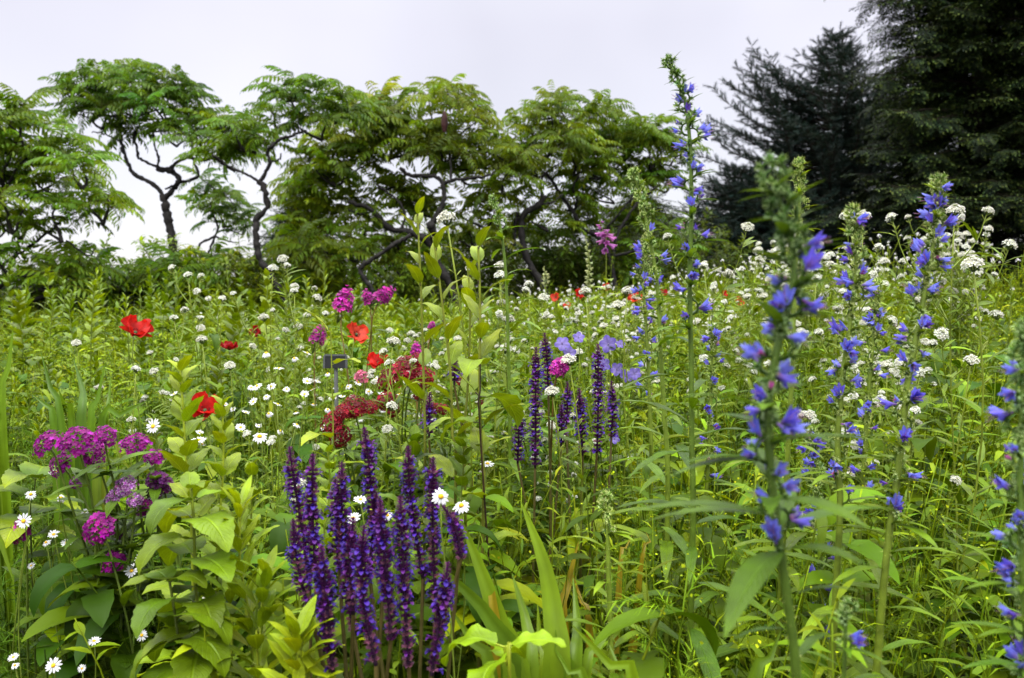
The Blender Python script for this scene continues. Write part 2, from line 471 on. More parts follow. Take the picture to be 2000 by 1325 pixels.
def sumac(name_label, limbs, blobs, d, tint=(1, 1, 1), dens=1.0, cones=(), scale=1.0, seed=0, base_px=None, thick=1.0, fringe=(), back=0.):
    r = np.random.default_rng(100 + seed)
    x0, y0 = limbs[0][0][0]
    P0 = at(x0, y0, d)
    base = A(P0[0], P0[1], 0)
    root = thing('sumac_tree', name_label, 'tree', base, 'sumac trees behind the flower bed')
    g = G()
    tree_limbs(g, limbs, d, r=r)
    if P0[2] > .05:
        g.add(tube(np.array([base - A(0, 0, .1), base + (P0 - base) * .5 + A(.05, 0, 0), P0]), limbs[0][1] * .62 * d / FPX / 2 * np.array([1.3, 1.1, 1.0]), 7, (.022, .02, .019)))
    part('trunk', g, M_BARK, root, base)
    crown = G()
    for (bx, by, rx, ry) in blobs:
        C = at(bx, by, d + back + r.uniform(-.3, .3)); k = d / FPX
        a, b, c = rx * k, rx * k * .8 * thick, ry * k
        n = max(3, int(dens * 29 * (a * c) / scale ** 1.5))
        th = r.uniform(0, 2 * PI, n); u = r.uniform(-.75, 1, n); rad = r.uniform(.35, 1, n) ** .5
        s = np.sqrt(1 - u * u)
        P = C + np.stack([a * s * np.cos(th) * rad, b * s * np.sin(th) * rad, c * u * rad], 1)
        out = nz(P - (C - A(0, 0, c * .9)))
        up = nz(out * .55 + A(0, 0, 1) + r.normal(0, .14, out.shape))
        kk = r.integers(0, len(ROS), n)
        sc = scale * r.uniform(.8, 1.25, n)
        for q in range(len(ROS)):
            mk = kk == q
            if not mk.any(): continue
            az = ang(r.uniform(0, 2 * PI, mk.sum()), 0 * sc[mk])
            # the rosette's own up axis is z: y is any direction square to it
            y = nz(az - up[mk] * (az * up[mk]).sum(1, keepdims=True))
            F = frames(P[mk], y, up[mk], sc[mk])
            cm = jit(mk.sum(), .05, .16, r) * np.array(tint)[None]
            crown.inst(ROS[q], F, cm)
        tw = G()
        for m in range(0, n, 2):
            e = P[m]; s0 = C - A(0, 0, c * .5)
            tw.add(tube(bow(s0, e, .12, 6, r), np.linspace(.022, .009, 6), 4, (.024, .021, .019)))
        part('branch', tw, M_BARK, root, base)
    for (fx, fy, up_, sc_) in fringe:
        Fp = at(fx, fy, d)
        y = A(math.cos(up_), .3, .2)
        crown.inst(ROS[int(r.integers(0, 5))], frames(Fp, nz(y), A(math.sin(up_) * .4, 0, 1), sc_), jit(1, .04, .1, r) * np.array(tint)[None])
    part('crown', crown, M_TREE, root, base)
    for (cx, cy_, h) in cones:
        P = at(cx, cy_, d - .6)
        gg = G(); m = 9; t = np.linspace(0, 1, m)
        hh = h * d / FPX
        gg.add(tube(np.stack([0 * t + P[0], 0 * t + P[1], P[2] - hh / 2 + hh * t], 1), hh * .17 * (np.sin(PI * (.1 + .85 * t)) ** .7) * (1 + .1 * r.normal(0, 1, m)), 9, (.035, .012, .012), (.03, .012, .01)))
        part('seed_cone', gg, M_BARK, root, base)
    return root

sumac('tall sumac with a forked crooked bare trunk and a flat dark green crown',
      [([(338, 560), (339, 500), (336, 470), (329, 430), (322, 395), (317, 384)], 26, 20), ([(317, 386), (312, 372), (290, 355), (262, 340), (250, 320), (243, 300), (236, 275), (236, 250), (225, 225)], 15, 8),
       ([(320, 390), (338, 370), (350, 352), (340, 338), (322, 332), (305, 330)], 17, 14), ([(312, 328), (287, 318), (270, 307), (268, 290), (262, 268), (275, 240)], 10, 6),
       ([(330, 332), (345, 318), (365, 308), (385, 312), (410, 312), (440, 305), (460, 288), (480, 262)], 12, 6), ([(308, 326), (310, 308), (303, 288), (300, 262), (310, 235)], 8, 5),
       ([(348, 357), (375, 351), (388, 340), (380, 318), (372, 300)], 9, 6), ([(322, 370), (332, 366), (345, 358)], 6, 6), ([(455, 285), (442, 262), (420, 240)], 6, 4), ([(232, 275), (205, 262), (180, 258)], 6, 3)],
      [(262, 205, 120, 55), (330, 230, 110, 50), (200, 235, 60, 35), (395, 268, 80, 38), (270, 165, 85, 30), (430, 285, 60, 25), (150, 190, 30, 18), (185, 165, 35, 22), (360, 190, 40, 25), (345, 275, 70, 22), (460, 250, 45, 35)],
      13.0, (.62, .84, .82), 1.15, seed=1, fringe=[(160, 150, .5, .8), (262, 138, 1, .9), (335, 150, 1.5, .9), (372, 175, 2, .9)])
sumac('slender sumac with one snaking dark trunk and a small ragged crown beside the forked one',
      [([(572, 640), (560, 595), (540, 555), (520, 525), (505, 500), (502, 470), (500, 430), (518, 410), (522, 385), (515, 365), (508, 355)], 24, 15),
       ([(508, 356), (520, 335), (527, 318), (521, 300), (530, 285), (550, 270), (578, 262), (600, 255)], 13, 6), ([(508, 357), (480, 340), (455, 330), (435, 318), (415, 302)], 9, 5), ([(526, 318), (545, 312), (548, 300)], 6, 4)],
      [(600, 215, 85, 45), (540, 235, 35, 35), (630, 255, 70, 40), (480, 275, 45, 45), (460, 320, 50, 30), (580, 185, 50, 25), (655, 225, 50, 35), (500, 290, 30, 20)],
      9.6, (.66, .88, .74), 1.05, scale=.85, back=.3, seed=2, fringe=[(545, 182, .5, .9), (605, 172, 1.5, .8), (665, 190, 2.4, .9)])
sumac('broad sumac in the middle with spreading black limbs and layered yellow-green foliage',
      [([(905, 640), (880, 560), (858, 520), (842, 478), (805, 456), (762, 446), (727, 412), (697, 400), (682, 396)], 32, 12),
       ([(842, 440), (862, 405), (868, 375), (862, 355), (848, 345), (815, 344), (795, 340), (785, 328)], 20, 8), ([(850, 470), (842, 440)], 22, 20), ([(866, 358), (900, 350), (938, 346), (965, 340)], 13, 6), ([(880, 350), (880, 310), (868, 270)], 9, 5),
       ([(785, 448), (790, 415), (770, 385), (732, 360)], 9, 5), ([(720, 415), (700, 418), (680, 410)], 6, 4)],
      [(700, 270, 100, 60), (860, 250, 120, 60), (770, 215, 70, 35), (940, 300, 95, 60), (660, 340, 85, 55), (620, 300, 60, 60), (740, 360, 70, 30), (700, 450, 90, 40), (860, 300, 110, 40), (610, 400, 70, 60), (980, 360, 70, 40), (950, 430, 70, 40), (640, 470, 80, 55), (880, 200, 45, 25), (720, 495, 70, 30), (830, 500, 60, 40), (990, 300, 60, 50), (760, 290, 110, 45), (910, 345, 60, 30), (800, 410, 40, 22), (600, 440, 60, 40), (650, 405, 60, 30), (760, 395, 50, 26), (850, 415, 50, 26), (930, 475, 60, 30), (780, 480, 60, 30), (960, 400, 50, 28)],
      11.0, (.95, 1.0, .62), 1.25, back=.75, cones=[(868, 238, 38)], seed=3, fringe=[(850, 192, .9, 1.0), (890, 195, 1.6, .9), (925, 225, 2, .9), (720, 215, 1, .9)])
sumac('low side sumac limb rising in a black zigzag under the broad crown',
      [([(735, 600), (728, 570), (715, 550), (704, 526), (716, 514), (745, 495), (770, 478), (800, 462)], 15, 11)],
      [(650, 520, 60, 35), (780, 540, 70, 35), (600, 500, 60, 40), (700, 500, 40, 25)], 10.0, (.9, 1.0, .62), 1.0, back=.8, seed=4)
sumac('sumac right of centre with a leaning black trunk and a high pointed crown',
      [([(1085, 640), (1060, 560), (1036, 520), (1021, 480), (1018, 440), (1028, 415), (1056, 399), (1062, 383)], 28, 15), ([(1004, 480), (1006, 445), (1012, 415)], 11, 8), ([(1056, 399), (1080, 395), (1100, 380)], 7, 5), ([(1062, 385), (1056, 360), (1066, 335)], 9, 6)],
      [(1070, 280, 75, 55), (1110, 240, 70, 40), (1075, 215, 40, 35), (1050, 330, 70, 40), (1120, 320, 70, 50), (1040, 400, 50, 25), (1020, 270, 40, 40), (1110, 400, 45, 26), (1000, 445, 40, 30), (1070, 440, 50, 24)],
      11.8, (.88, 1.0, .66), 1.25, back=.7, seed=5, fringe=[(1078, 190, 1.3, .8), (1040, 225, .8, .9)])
sumac('sumac with two curving trunks and drooping crown behind the tallest blue spike',
      [([(1215, 640), (1190, 500), (1165, 462), (1132, 446), (1121, 416), (1103, 393), (1090, 374), (1076, 352), (1066, 336)], 18, 8), ([(1122, 412), (1127, 388), (1119, 368), (1130, 345)], 8, 5),
       ([(1195, 520), (1205, 462), (1221, 430), (1242, 400), (1262, 382), (1290, 360)], 13, 6), ([(1186, 444), (1214, 412), (1237, 384)], 8, 5), ([(1200, 500), (1240, 490), (1275, 470)], 10, 5)],
      [(1160, 265, 80, 50), (1210, 300, 80, 50), (1170, 330, 80, 40), (1270, 310, 65, 45), (1250, 355, 70, 35), (1300, 360, 55, 35), (1180, 230, 50, 30), (1240, 260, 50, 30), (1140, 370, 40, 25), (1280, 270, 30, 25), (1310, 310, 35, 30), (1200, 385, 55, 26), (1160, 430, 50, 24), (1270, 430, 50, 26)],
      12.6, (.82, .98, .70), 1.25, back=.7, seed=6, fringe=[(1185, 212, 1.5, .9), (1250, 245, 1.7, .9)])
sumac('near sumac leaning in at the edge with pale feathery leaves and a low black limb',
      [([(-120, 640), (-40, 615), (20, 600), (60, 588), (100, 578), (152, 590)], 26, 8), ([(-60, 612), (0, 560), (20, 520), (40, 470), (70, 430)], 18, 8), ([(50, 580), (72, 568), (98, 562), (135, 554)], 8, 4), ([(-20, 520), (0, 400), (10, 320), (40, 250)], 16, 7), ([(0, 520), (60, 480), (110, 440), (170, 400)], 9, 4), ([(130, 470), (170, 500), (185, 485)], 6, 3)],
      [(50, 270, 90, 60), (-20, 330, 90, 120), (60, 350, 95, 60), (130, 380, 85, 55), (30, 430, 90, 60), (120, 450, 75, 45), (200, 420, 60, 40), (30, 520, 80, 45), (110, 520, 60, 40), (50, 230, 50, 25), (130, 310, 60, 35), (-30, 450, 60, 100), (160, 350, 50, 35), (90, 560, 50, 20)],
      8.6, (.95, 1.18, .80), 1.0, scale=.8, seed=7)
sumac('small far sumac with thin leaning stems seen through the gap between two trunks',
      [([(375, 560), (388, 482), (420, 462), (425, 440), (415, 415), (412, 395)], 9, 5), ([(420, 462), (440, 470), (465, 475)], 5, 3), ([(405, 500), (420, 462)], 7, 6)],
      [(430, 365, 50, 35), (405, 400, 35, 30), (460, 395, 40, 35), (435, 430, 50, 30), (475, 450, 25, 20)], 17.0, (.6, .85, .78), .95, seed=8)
for k, (lab, blobs, d, tint) in enumerate([
    ('low sumac thicket of arching fronds at the foot of the forked tree', [(230, 548, 80, 30), (300, 540, 70, 34), (330, 520, 40, 22), (250, 580, 90, 26), (180, 575, 60, 26)], 9.8, (.72, 1.02, .66)),
    ('low sumac thicket of arching fronds in front of the snaking trunk', [(420, 560, 90, 34), (480, 550, 70, 32), (530, 540, 60, 32), (600, 560, 80, 30), (450, 530, 60, 28)], 10.5, (.8, 1.0, .62)),
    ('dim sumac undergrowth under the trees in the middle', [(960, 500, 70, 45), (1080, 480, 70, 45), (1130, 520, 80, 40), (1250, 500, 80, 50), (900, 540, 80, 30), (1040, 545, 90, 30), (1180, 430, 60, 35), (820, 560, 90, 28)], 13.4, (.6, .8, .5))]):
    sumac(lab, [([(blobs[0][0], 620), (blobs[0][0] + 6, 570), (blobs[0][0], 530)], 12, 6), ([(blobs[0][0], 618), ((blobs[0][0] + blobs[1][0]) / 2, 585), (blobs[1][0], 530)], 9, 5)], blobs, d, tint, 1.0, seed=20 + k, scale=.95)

# ------------------------------------------------------------------ conifers
def needle_spray(r, L=.62, n=9, flat=True, tufty=False):
    """A flat drooping spray: a twig with side twigs, each clothed in short needles."""
    g = G()
    P = bow(A(0, 0, 0), A(0, L, -.10 * L), .05, 6, r)
    g.add(tube(P, np.linspace(.007, .003, 6), 3, (.02, .014, .01), cap=False))
    nd = leaf(.062, .026, 'lance', 2, droop=.2, fold=.1, col=(.016, .028, .012))
    tipn = leaf(.07, .032, 'lance', 2, droop=.3, fold=.1, col=(.075, .105, .022))
    for k in range(n):
        s = (k + .8) / (n + .6) * length(P)
        Q, D = along(P, [s]); sd = 1 if k % 2 else -1
        l = L * .46 * (1 - .55 * k / n) * r.uniform(.7, 1.2)
        d = nz(D[0] * .75 + A(sd, 0, r.uniform(-.3, .12)))
        Pk = np.array([Q[0] + d * l * t - A(0, 0, .14 * l * t * t) for t in np.linspace(0, 1, 4)])
        m = max(5, int(l / .016))
        Qn, Dn = along(Pk, np.linspace(.05, .98, m) * length(Pk))
        sn = np.where(np.arange(m) % 2 == 0, 1., -1.)[:, None]
        lat = nz(np.cross(Dn, A(0, 0, 1)[None])) * sn
        dn = Dn * .7 + lat + A(0, 0, 1)[None] * r.normal(.1, .35, (m, 1))
        g.inst(nd, frames(Qn, dn, A(0, 0, 1), r.uniform(.7, 1.2, m)), jit(m, .04, .2, r))
        g.inst(tipn, frames(Qn[-2:], Dn[-2:] + r.normal(0, .3, (2, 3)), A(0, 0, 1), 1.0), jit(2, .05, .2, r))
    return g.t()
def pine_tuft(r):
    """A brush of long needles round an upturned shoot."""
    g = G()
    g.add(tube(np.array([[0, 0, 0], [0, .14, 0], [0, .30, 0]]), [.010, .008, .005], 4, (.03, .022, .016)))
    nd = leaf(.11, .013, 'spike', 1, droop=.1, fold=0, col=(.022, .040, .034))
    m = 46
    s = np.linspace(.02, .31, m); a = np.arange(m) * 2.4
    d = np.stack([np.cos(a), .9 + 0 * a, np.sin(a)], 1)
    g.inst(nd, frames(np.stack([0 * s, s, 0 * s], 1), d, A(.2, .3, 1), r.uniform(.7, 1.15, m)), jit(m, .03, .2, r))
    return g.t()
SPR = [needle_spray(tr, .50, 9), needle_spray(tr, .58, 10), needle_spray(tr, .42, 8)]
TUF = [pine_tuft(tr) for _ in range(3)]
def conifer(label, px, d, h, rfun, levels, seed, zlo=.3, tmpl=None, droop=.22, group=None, name='conifer_tree', per=7, tint=(1, 1, 1), rise=0., step=.3, trunk_w=.34, keep=None):
    r = np.random.default_rng(300 + seed)
    P0 = at(px, 600, d); base = A(P0[0], P0[1], 0)
    root = thing(name, label, 'tree', base, group)
    g = G()
    t = np.linspace(0, 1, 14)
    g.add(tube(base + np.stack([.15 * np.sin(t * 5 + seed), 0 * t, t * h], 1), np.linspace(trunk_w / 2, .02, 14), 8, (.03, .022, .017)))
    part('trunk', g, M_BARK, root, base)
    br, cr = G(), G()
    PP, DD, UU, SS = [], [], [], []
    for k in range(levels):
        z = zlo + (h - zlo) * (k + r.uniform(0, .6)) / levels
        for m in range(per):
            a = k * 1.1 + m * 2 * PI / per + r.uniform(-.35, .35)
            L = rfun(z / h, a) * r.uniform(.72, 1.12)
            if L < .15: continue
            n = 9; tt = np.linspace(0, 1, n)
            hd = A(math.cos(a), math.sin(a), 0)
            zz = rise * L * tt - droop * L * tt ** 2 + (.10 * L * tt ** 5)
            P = base + A(.0, 0, z) + hd[None] * (L * tt)[:, None] + A(0, 0, 1)[None] * zz[:, None] + np.cumsum(r.normal(0, .05 * L / n * 3, (n, 3)), 0)
            br.add(tube(P, np.linspace(.014 + .008 * L, .004, n), 4, (.022, .016, .012), cap=False))
            l = length(P); ns = max(3, int(l / step * 2))
            s = np.linspace(.22 * l, l, ns); s[-1] = l
            Q, D = along(P, s)
            sd = np.where(np.arange(ns) % 2 == 0, 1., -1.)
            lat = nz(np.cross(D, A(0, 0, 1)[None])) * sd[:, None]
            lat[-1] = D[-1]
            PP.append(Q); DD.append(nz(D * .75 + lat * .9 + A(0, 0, -.22 + rise * 1.8)[None] + r.normal(0, .42, Q.shape))); SS.append(r.uniform(.75, 1.25, ns) * (1.05 - .35 * np.linspace(0, 1, ns)))
    P, D, S = np.concatenate(PP), np.concatenate(DD), np.concatenate(SS)
    tm = tmpl or SPR
    kk = r.integers(0, len(tm), len(P))
    for q in range(len(tm)):
        mk = kk == q
        cr.inst(tm[q], frames(P[mk], D[mk], A(0, 0, 1), S[mk]), jit(mk.sum(), .04, .22, r) * np.array(tint)[None])
    part('branches', br, M_BARK, root, base)
    part('crown', cr, M_NEEDLE, root, base)
    return root
CG = 'conifers at the back of the garden'
conifer('huge dark yew-like conifer filling the corner and rising out of the photo', 1890, 17.0, 13.0,
        lambda u, a: 3.35 * (1 - .55 * u) * (.86 + .2 * math.sin(3 * a + 9 * u)), 46, 1, zlo=.2, group=CG, name='dark_conifer', per=11, step=.17)
conifer('second dark conifer behind the huge one, its branches reaching past the photo edge', 2080, 21.0, 15.0,
        lambda u, a: 3.6 * (1 - .5 * u), 30, 2, zlo=.3, group=CG, name='dark_conifer', per=8, step=.28, tint=(.8, .8, .85))
conifer('tall pine with an upright tufted spire and long upswept branches left of the huge conifer', 1622, 23.0, 7.9,
        lambda u, a: (3.7 * min(1, (1 - u) * 3.4) * (.6 + .4 * abs(math.sin(2 * a + 17 * u))) if math.cos(a) < -.1 else 3.0 * (1 - u) ** .6) * (1 if u < .80 else .5) + .22, 30, 3, zlo=.4, tmpl=TUF, droop=-.16, rise=.14, group=CG, name='pine_tree', per=9, step=.13)
conifer('slimmer pine with twin tufted tips just beside the upright spire', 1570, 24.5, 6.8,
        lambda u, a: 3.0 * (1 - u) ** .7 * (.75 + .35 * math.sin(3 * a + 11 * u)) + .1, 22, 4, zlo=.4, tmpl=TUF, droop=-.15, rise=.16, group=CG, name='pine_tree', per=8, step=.13)
conifer('low rounded dark pine behind the tallest blue spike', 1445, 22.0, 4.0,
        lambda u, a: 2.9 * (1 - u ** 2.2) + .2, 20, 5, zlo=.3, tmpl=TUF, droop=-.05, rise=.06, group=CG, name='pine_tree', per=9, step=.14, tint=(.8, .85, .85))
conifer('broad dark pine filling the space between the pine spire and the huge conifer', 1725, 25.0, 6.8,
        lambda u, a: 3.6 * (1 - u) ** .6 * (.8 + .3 * math.sin(3 * a + 8 * u)) + .2, 26, 8, zlo=.3, tmpl=TUF, droop=-.10, rise=.10, group=CG, name='pine_tree', per=9, step=.14, tint=(.85, .9, .85))
conifer('low spreading dark pine at the foot of the pine spire', 1535, 20.5, 3.4,
        lambda u, a: 2.6 * (1 - u ** 2.0) + .2, 18, 9, zlo=.2, tmpl=TUF, droop=-.05, rise=.06, group=CG, name='pine_tree', per=9, step=.14, tint=(.85, .9, .85))
conifer('dark bushy conifer half hidden behind the curving sumac trunks', 1250, 19.0, 3.0,
        lambda u, a: 2.4 * (1 - u ** 2) + .2, 14, 6, zlo=.2, group=CG, name='dark_conifer', per=9, step=.2)
conifer('small dark fir behind the slender sumac, showing in the gap of sky', 592, 19.0, 3.2,
        lambda u, a: 1.35 * (1 - u ** 1.6) + .1, 16, 7, zlo=.3, group=CG, name='dark_conifer', per=9, step=.2, tint=(.9, 1.1, 1.0))

# ------------------------------------------------------------------ leafy shrubs closing the back of the bed
def shrub(label, px, d, h, w, col, seed):
    r = np.random.default_rng(800 + seed)
    P0 = at(px, 600, d); base = A(P0[0], P0[1], 0)
    root = thing('leafy_shrub', label, 'shrub', base, 'leafy shrubs under the sumacs')
    g, st = G(), G()
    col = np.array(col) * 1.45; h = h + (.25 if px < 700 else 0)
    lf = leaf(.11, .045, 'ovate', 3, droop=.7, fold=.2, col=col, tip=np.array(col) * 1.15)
    for k in range(int(30 * (.5 + h))):
        a = r.uniform(0, 6.28); q = r.uniform(0, 1) ** .6
        e = base + A(math.cos(a) * w * q, math.sin(a) * w * q * .8, h * r.uniform(.55, 1.05) * (1 - .35 * q * q))
        P = bow(base + A(math.cos(a), math.sin(a), 0) * .08, e, .10, 8, r)
        st.add(tube(P, np.linspace(.010, .004, 8), 4, (.05, .06, .02), cap=False))
        n = 60
        Q, D = along(P, (1 - r.random(n) ** 1.6 * .8) * length(P))
        o = nz(np.cross(D, r.normal(0, 1, D.shape)))
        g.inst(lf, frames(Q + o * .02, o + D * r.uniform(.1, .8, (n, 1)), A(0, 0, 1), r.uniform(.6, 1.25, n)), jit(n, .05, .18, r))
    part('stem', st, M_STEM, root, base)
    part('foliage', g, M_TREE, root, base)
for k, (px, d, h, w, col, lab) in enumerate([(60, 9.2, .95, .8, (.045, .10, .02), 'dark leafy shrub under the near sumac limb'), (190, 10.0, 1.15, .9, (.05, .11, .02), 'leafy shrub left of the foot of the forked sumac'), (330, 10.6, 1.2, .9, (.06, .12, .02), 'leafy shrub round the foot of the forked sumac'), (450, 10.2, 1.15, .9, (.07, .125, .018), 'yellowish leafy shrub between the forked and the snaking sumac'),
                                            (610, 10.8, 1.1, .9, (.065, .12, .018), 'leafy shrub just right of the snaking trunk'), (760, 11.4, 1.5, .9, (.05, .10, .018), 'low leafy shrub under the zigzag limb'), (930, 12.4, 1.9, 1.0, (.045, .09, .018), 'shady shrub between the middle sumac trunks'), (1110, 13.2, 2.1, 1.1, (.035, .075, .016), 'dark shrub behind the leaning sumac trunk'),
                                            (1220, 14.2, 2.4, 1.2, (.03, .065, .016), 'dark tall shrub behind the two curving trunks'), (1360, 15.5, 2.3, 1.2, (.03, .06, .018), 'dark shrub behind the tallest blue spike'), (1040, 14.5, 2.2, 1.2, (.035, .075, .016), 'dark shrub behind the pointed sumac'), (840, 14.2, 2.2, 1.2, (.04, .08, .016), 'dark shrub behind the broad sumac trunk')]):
    shrub(lab, px, d, h, w, col, k)
# ------------------------------------------------------------------ small plant pieces
GRN, GRN2, LIME = (.075, .135, .02), (.05, .105, .022), (.20, .29, .025)
def tuft_hairs(g, P, Nn, l, w, col):
    """Short stiff hairs standing on the points P along Nn."""
    h = T([[-.5, 0, 0], [.5, 0, 0], [0, 1, 0]], [0, 1, 2], [3], np.array(col))
    K = len(P)
    F = frames(P, Nn, rng.normal(0, 1, (K, 3)), l, w)
    g.inst(h, F)
def stem_hairs(g, P, R, n, l=.0022, w=.0003, col=(.35, .42, .25)):
    L = length(P)
    Q, D = along(P, rng.uniform(0, L, n))
    r = np.interp(np.linspace(0, 1, n), [0, 1], [R[0], R[-1]])
    o = nz(np.cross(D, nz(rng.normal(0, 1, (n, 3)))))
    tuft_hairs(g, Q + o * r[:, None] * .9, o + rng.normal(0, .25, (n, 3)), rng.uniform(.6, 1.3, n) * l, w, col)
def calyx(r, L=.008, col=(.09, .15, .035), hairs=10):
    g = G()
    sp = leaf(L, L * .30, 'lance', 3, droop=-.5, fold=.3, curl0=-.1, col=col, tip=np.array(col) * 1.25)
    for k in range(5):
        d = ang(k * 2 * PI / 5, 1.05)
        g.inst(sp, frames(A(0, 0, 0), d, A(0, 0, 1)))
    if hairs:
        n = hairs * 5
        th = r.uniform(0, 2 * PI, n); z = r.uniform(.1, .9, n) * L
        o = np.stack([np.cos(th), np.sin(th), .35 + 0 * th], 1)
        tuft_hairs(g, np.stack([np.cos(th) * L * .25, np.sin(th) * L * .25, z], 1), o, L * .46, L * .05, (.62, .68, .58))
    t = g.t()                                   # built along +z: turn so that it points along +y
    return T(t.V[:, [0, 2, 1]] * A(1, 1, -1), t.L, t.N, t.C, t.U, t.M)
def funnel(r, L=.017, mouth=.0075, col=(.10, .11, .62), base=(.30, .16, .45), lobes=5, stamens=4, uneven=.55, throat=(.35, .25, .6)):
    """A trumpet flower along +y with an uneven lobed mouth and long stamens."""
    g = G()
    S, n = 20, 7
    a = np.linspace(0, 2 * PI, S, endpoint=False)
    t = np.linspace(0, 1, n)
    rad = .0013 + (mouth - .0013) * t ** 1.5
    V, C = [], []
    for i in range(n):
        lob = 1 + (.24 * np.cos(lobes * a) * max(0, t[i] - .45) * 1.8)
        yy = L * t[i] * (1 + uneven * .5 * np.sin(a) * t[i] ** 2) + L * .17 * np.cos(lobes * a) * max(0, t[i] - .6) * 2.4
        V.append(np.stack([np.cos(a) * rad[i] * lob, yy, np.sin(a) * rad[i] * lob], 1))
        k = np.clip(t[i] * 1.6 - .1, 0, 1)
        C.append(np.tile(np.array(base) * (1 - k) + np.array(col) * k, (S, 1)) * (1 + .22 * np.cos(2 * lobes * a) * t[i] + .15 * np.cos(lobes * a))[:, None])
    V, C = np.concatenate(V), np.concatenate(C)
    i, j = np.meshgrid(np.arange(n - 1), np.arange(S), indexing='ij'); j2 = (j + 1) % S
    q = np.stack([i * S + j, i * S + j2, (i + 1) * S + j2, (i + 1) * S + j], 2).reshape(-1, 4)
    g.add(T(V, q, np.full(len(q), 4), C))
    for k in range(stamens):
        b = r.uniform(0, 2 * PI); e = A(math.cos(b) * mouth * .5, L * r.uniform(1.25, 1.7), math.sin(b) * mouth * .4 - mouth * .3)
        P = bow(A(0, L * .4, 0), e, .08, 5, r)
        g.add(tube(P, .00022, 3, (.55, .28, .45), (.6, .3, .42)))
        g.add(tube(np.array([e, e + A(0, .0008, .0002)]), .0005, 4, (.16, .12, .3)))
    return g.t()
pr = np.random.default_rng(21)
CALYX = [calyx(pr, .008), calyx(pr, .0075, (.075, .13, .03))]
CALYX_S = [calyx(pr, .0065, (.095, .16, .04), 9)]
BLUES = [(.17, .19, .95), (.22, .25, 1.0), (.17, .14, .85)]
ME = {}
for k, c in enumerate(BLUES):
    ME['bug%d' % k] = G().add(funnel(pr, .0145 + .001 * k, .0062 + .0005 * k, c)).mesh('bugloss_flower', M_PETAL)
ME['bug3'] = G().add(funnel(pr, .012, .0048, (.13, .07, .55), (.45, .12, .40), stamens=2)).mesh('bugloss_flower', M_PETAL)
ME['bud'] = G().add(funnel(pr, .009, .0026, (.55, .10, .38), (.40, .10, .30), stamens=0, uneven=.1)).mesh('bugloss_bud', M_PETAL)

